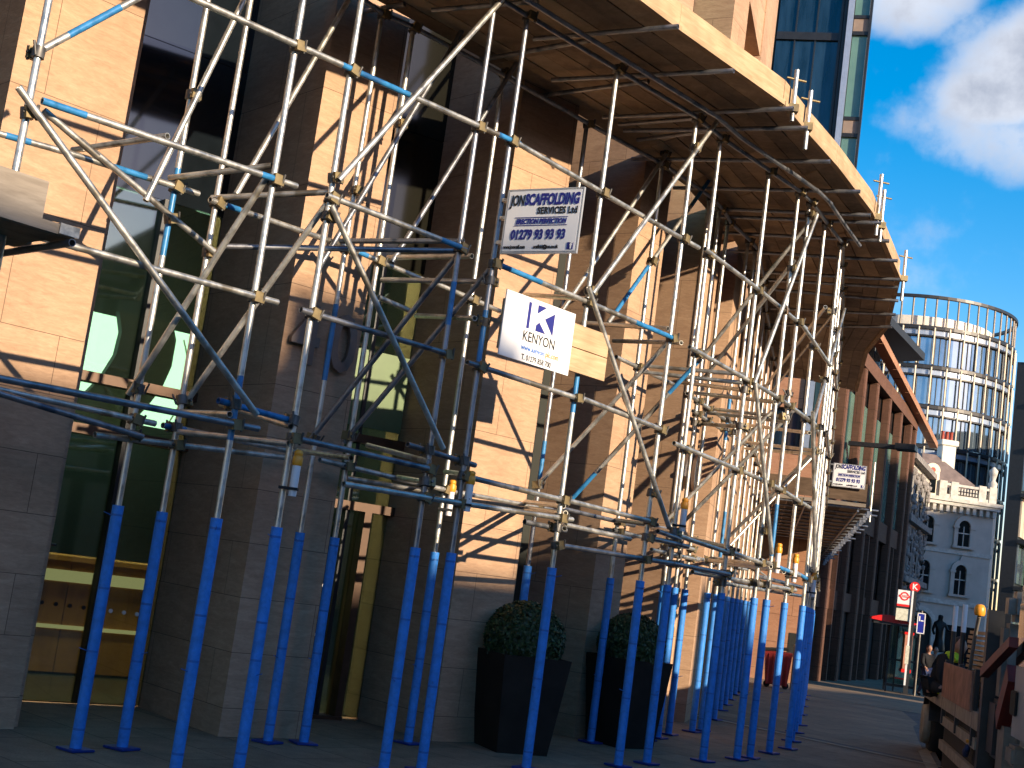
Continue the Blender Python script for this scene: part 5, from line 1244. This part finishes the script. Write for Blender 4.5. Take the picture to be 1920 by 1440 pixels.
mb = MB(); mb.bevel_box(-9.25, -8.85, -.4, .03, .62, .80, .03); put('cab_step', mb, 'mid_metal', cab, T)
mb = MB(); mb.bevel_box(-8.75, -8.15, -.45, .02, .18, 1.02, .10); put('tank', mb, 'mid_metal', TK, T)
mb = MB(); mb.bevel_box(-9.05, -8.80, -.45, .03, -.02, .48, .06); put('mudflap', mb, 'dark_metal', TK, T)
# load of boards on the bed
LB = thing('board_stack', None, 'stack of scaffold boards with grey ends loaded on the lorry bed', 'timber stack', fr=off(T, -5.2, -.8, .88))
for k in range(15):
    x1 = -3.45-random.uniform(0, .1); x0 = -7.0+random.uniform(0, .12); z = .885+k*.061
    for j in range(4):
        y = -.20-j*.27+random.uniform(-.015, .015); mb = MB(); mb.box(x0+random.uniform(0, .08), x1, y-.235, y, z, z+.038); mb.box(x0-.004, x0+.05, y-.237, y+.002, z-.001, z+.039, 1)
        put('scaffold_board', mb, ['board3' if random.random() < .45 else 'board1', 'galv'], LB, T)
gl = off(T, -5.6, .09, 0)
mb = MB(); mb.ico((0, 0, .60), .05, 2, 0, (1.1, .6, 1), .08); mb.ico((.10, 0, .55), .06, 2, 0, (1.5, .6, .9), .1); mb.ico((.02, 0, .68), .022, 1, 1); put('work_glove', mb, ['jeans', 'orange'], None, off(T, -6.35, .05, -.1), 'blue work glove tucked over the lower rail of the lorry', 'glove')
# worker kneeling on the bed edge
wf = frame(6.22, 18.36, 0, 88)
KN = dict(pelvis=(0, 0, 1.0), waist=(.05, -.04, 1.10), chest=(.14, -.08, 1.27), neck0=(.19, -.11, 1.40), neck=(.205, -.13, 1.45), head=(.235, -.16, 1.545), shL=(.30, -.04, 1.33), elL=(.30, -.16, 1.12), wrL=(.10, -.24, 1.00), shR=(.02, -.12, 1.36), elR=(-.02, -.20, 1.13), wrR=(.03, -.26, .97),
          hipL=(.10, .02, .98), knL=(.16, -.30, .97), anL=(.14, .12, .94), toeL=(.14, .26, .94), hipR=(-.08, .0, .98), knR=(-.02, -.32, .97), anR=(-.05, .10, .94), toeR=(-.05, .24, .94))
w = person(wf, KN, 'worker in black jacket with yellow hi-vis collar kneeling on lorry bed', ['skin', 'black_cloth', 'black_cloth', 'hair'])
mb = MB(); h = Vector(KN['neck0']); mb.lathe([(.07, -.06), (.115, -.05), (.125, .02), (.10, .07), (.07, .08)], h+Vector((-.01, .01, -.01)), 16); put('hi_vis_collar', mb, 'hiviz', w, wf)
mb = MB(); mb.ico(Vector(KN['wrR'])+Vector((-.03, .06, .0)), .085, 2, 0, (1, .7, 1)); put('hi_vis_cuff', mb, 'hiviz', w, wf)
mb = MB(); mb.tube(Vector(KN['chest'])+Vector((.0, -.14, .1)), Vector(KN['neck0'])+Vector((.08, -.05, -.02)), .035, 8); put('hi_vis_strap', mb, 'hiviz', w, wf)
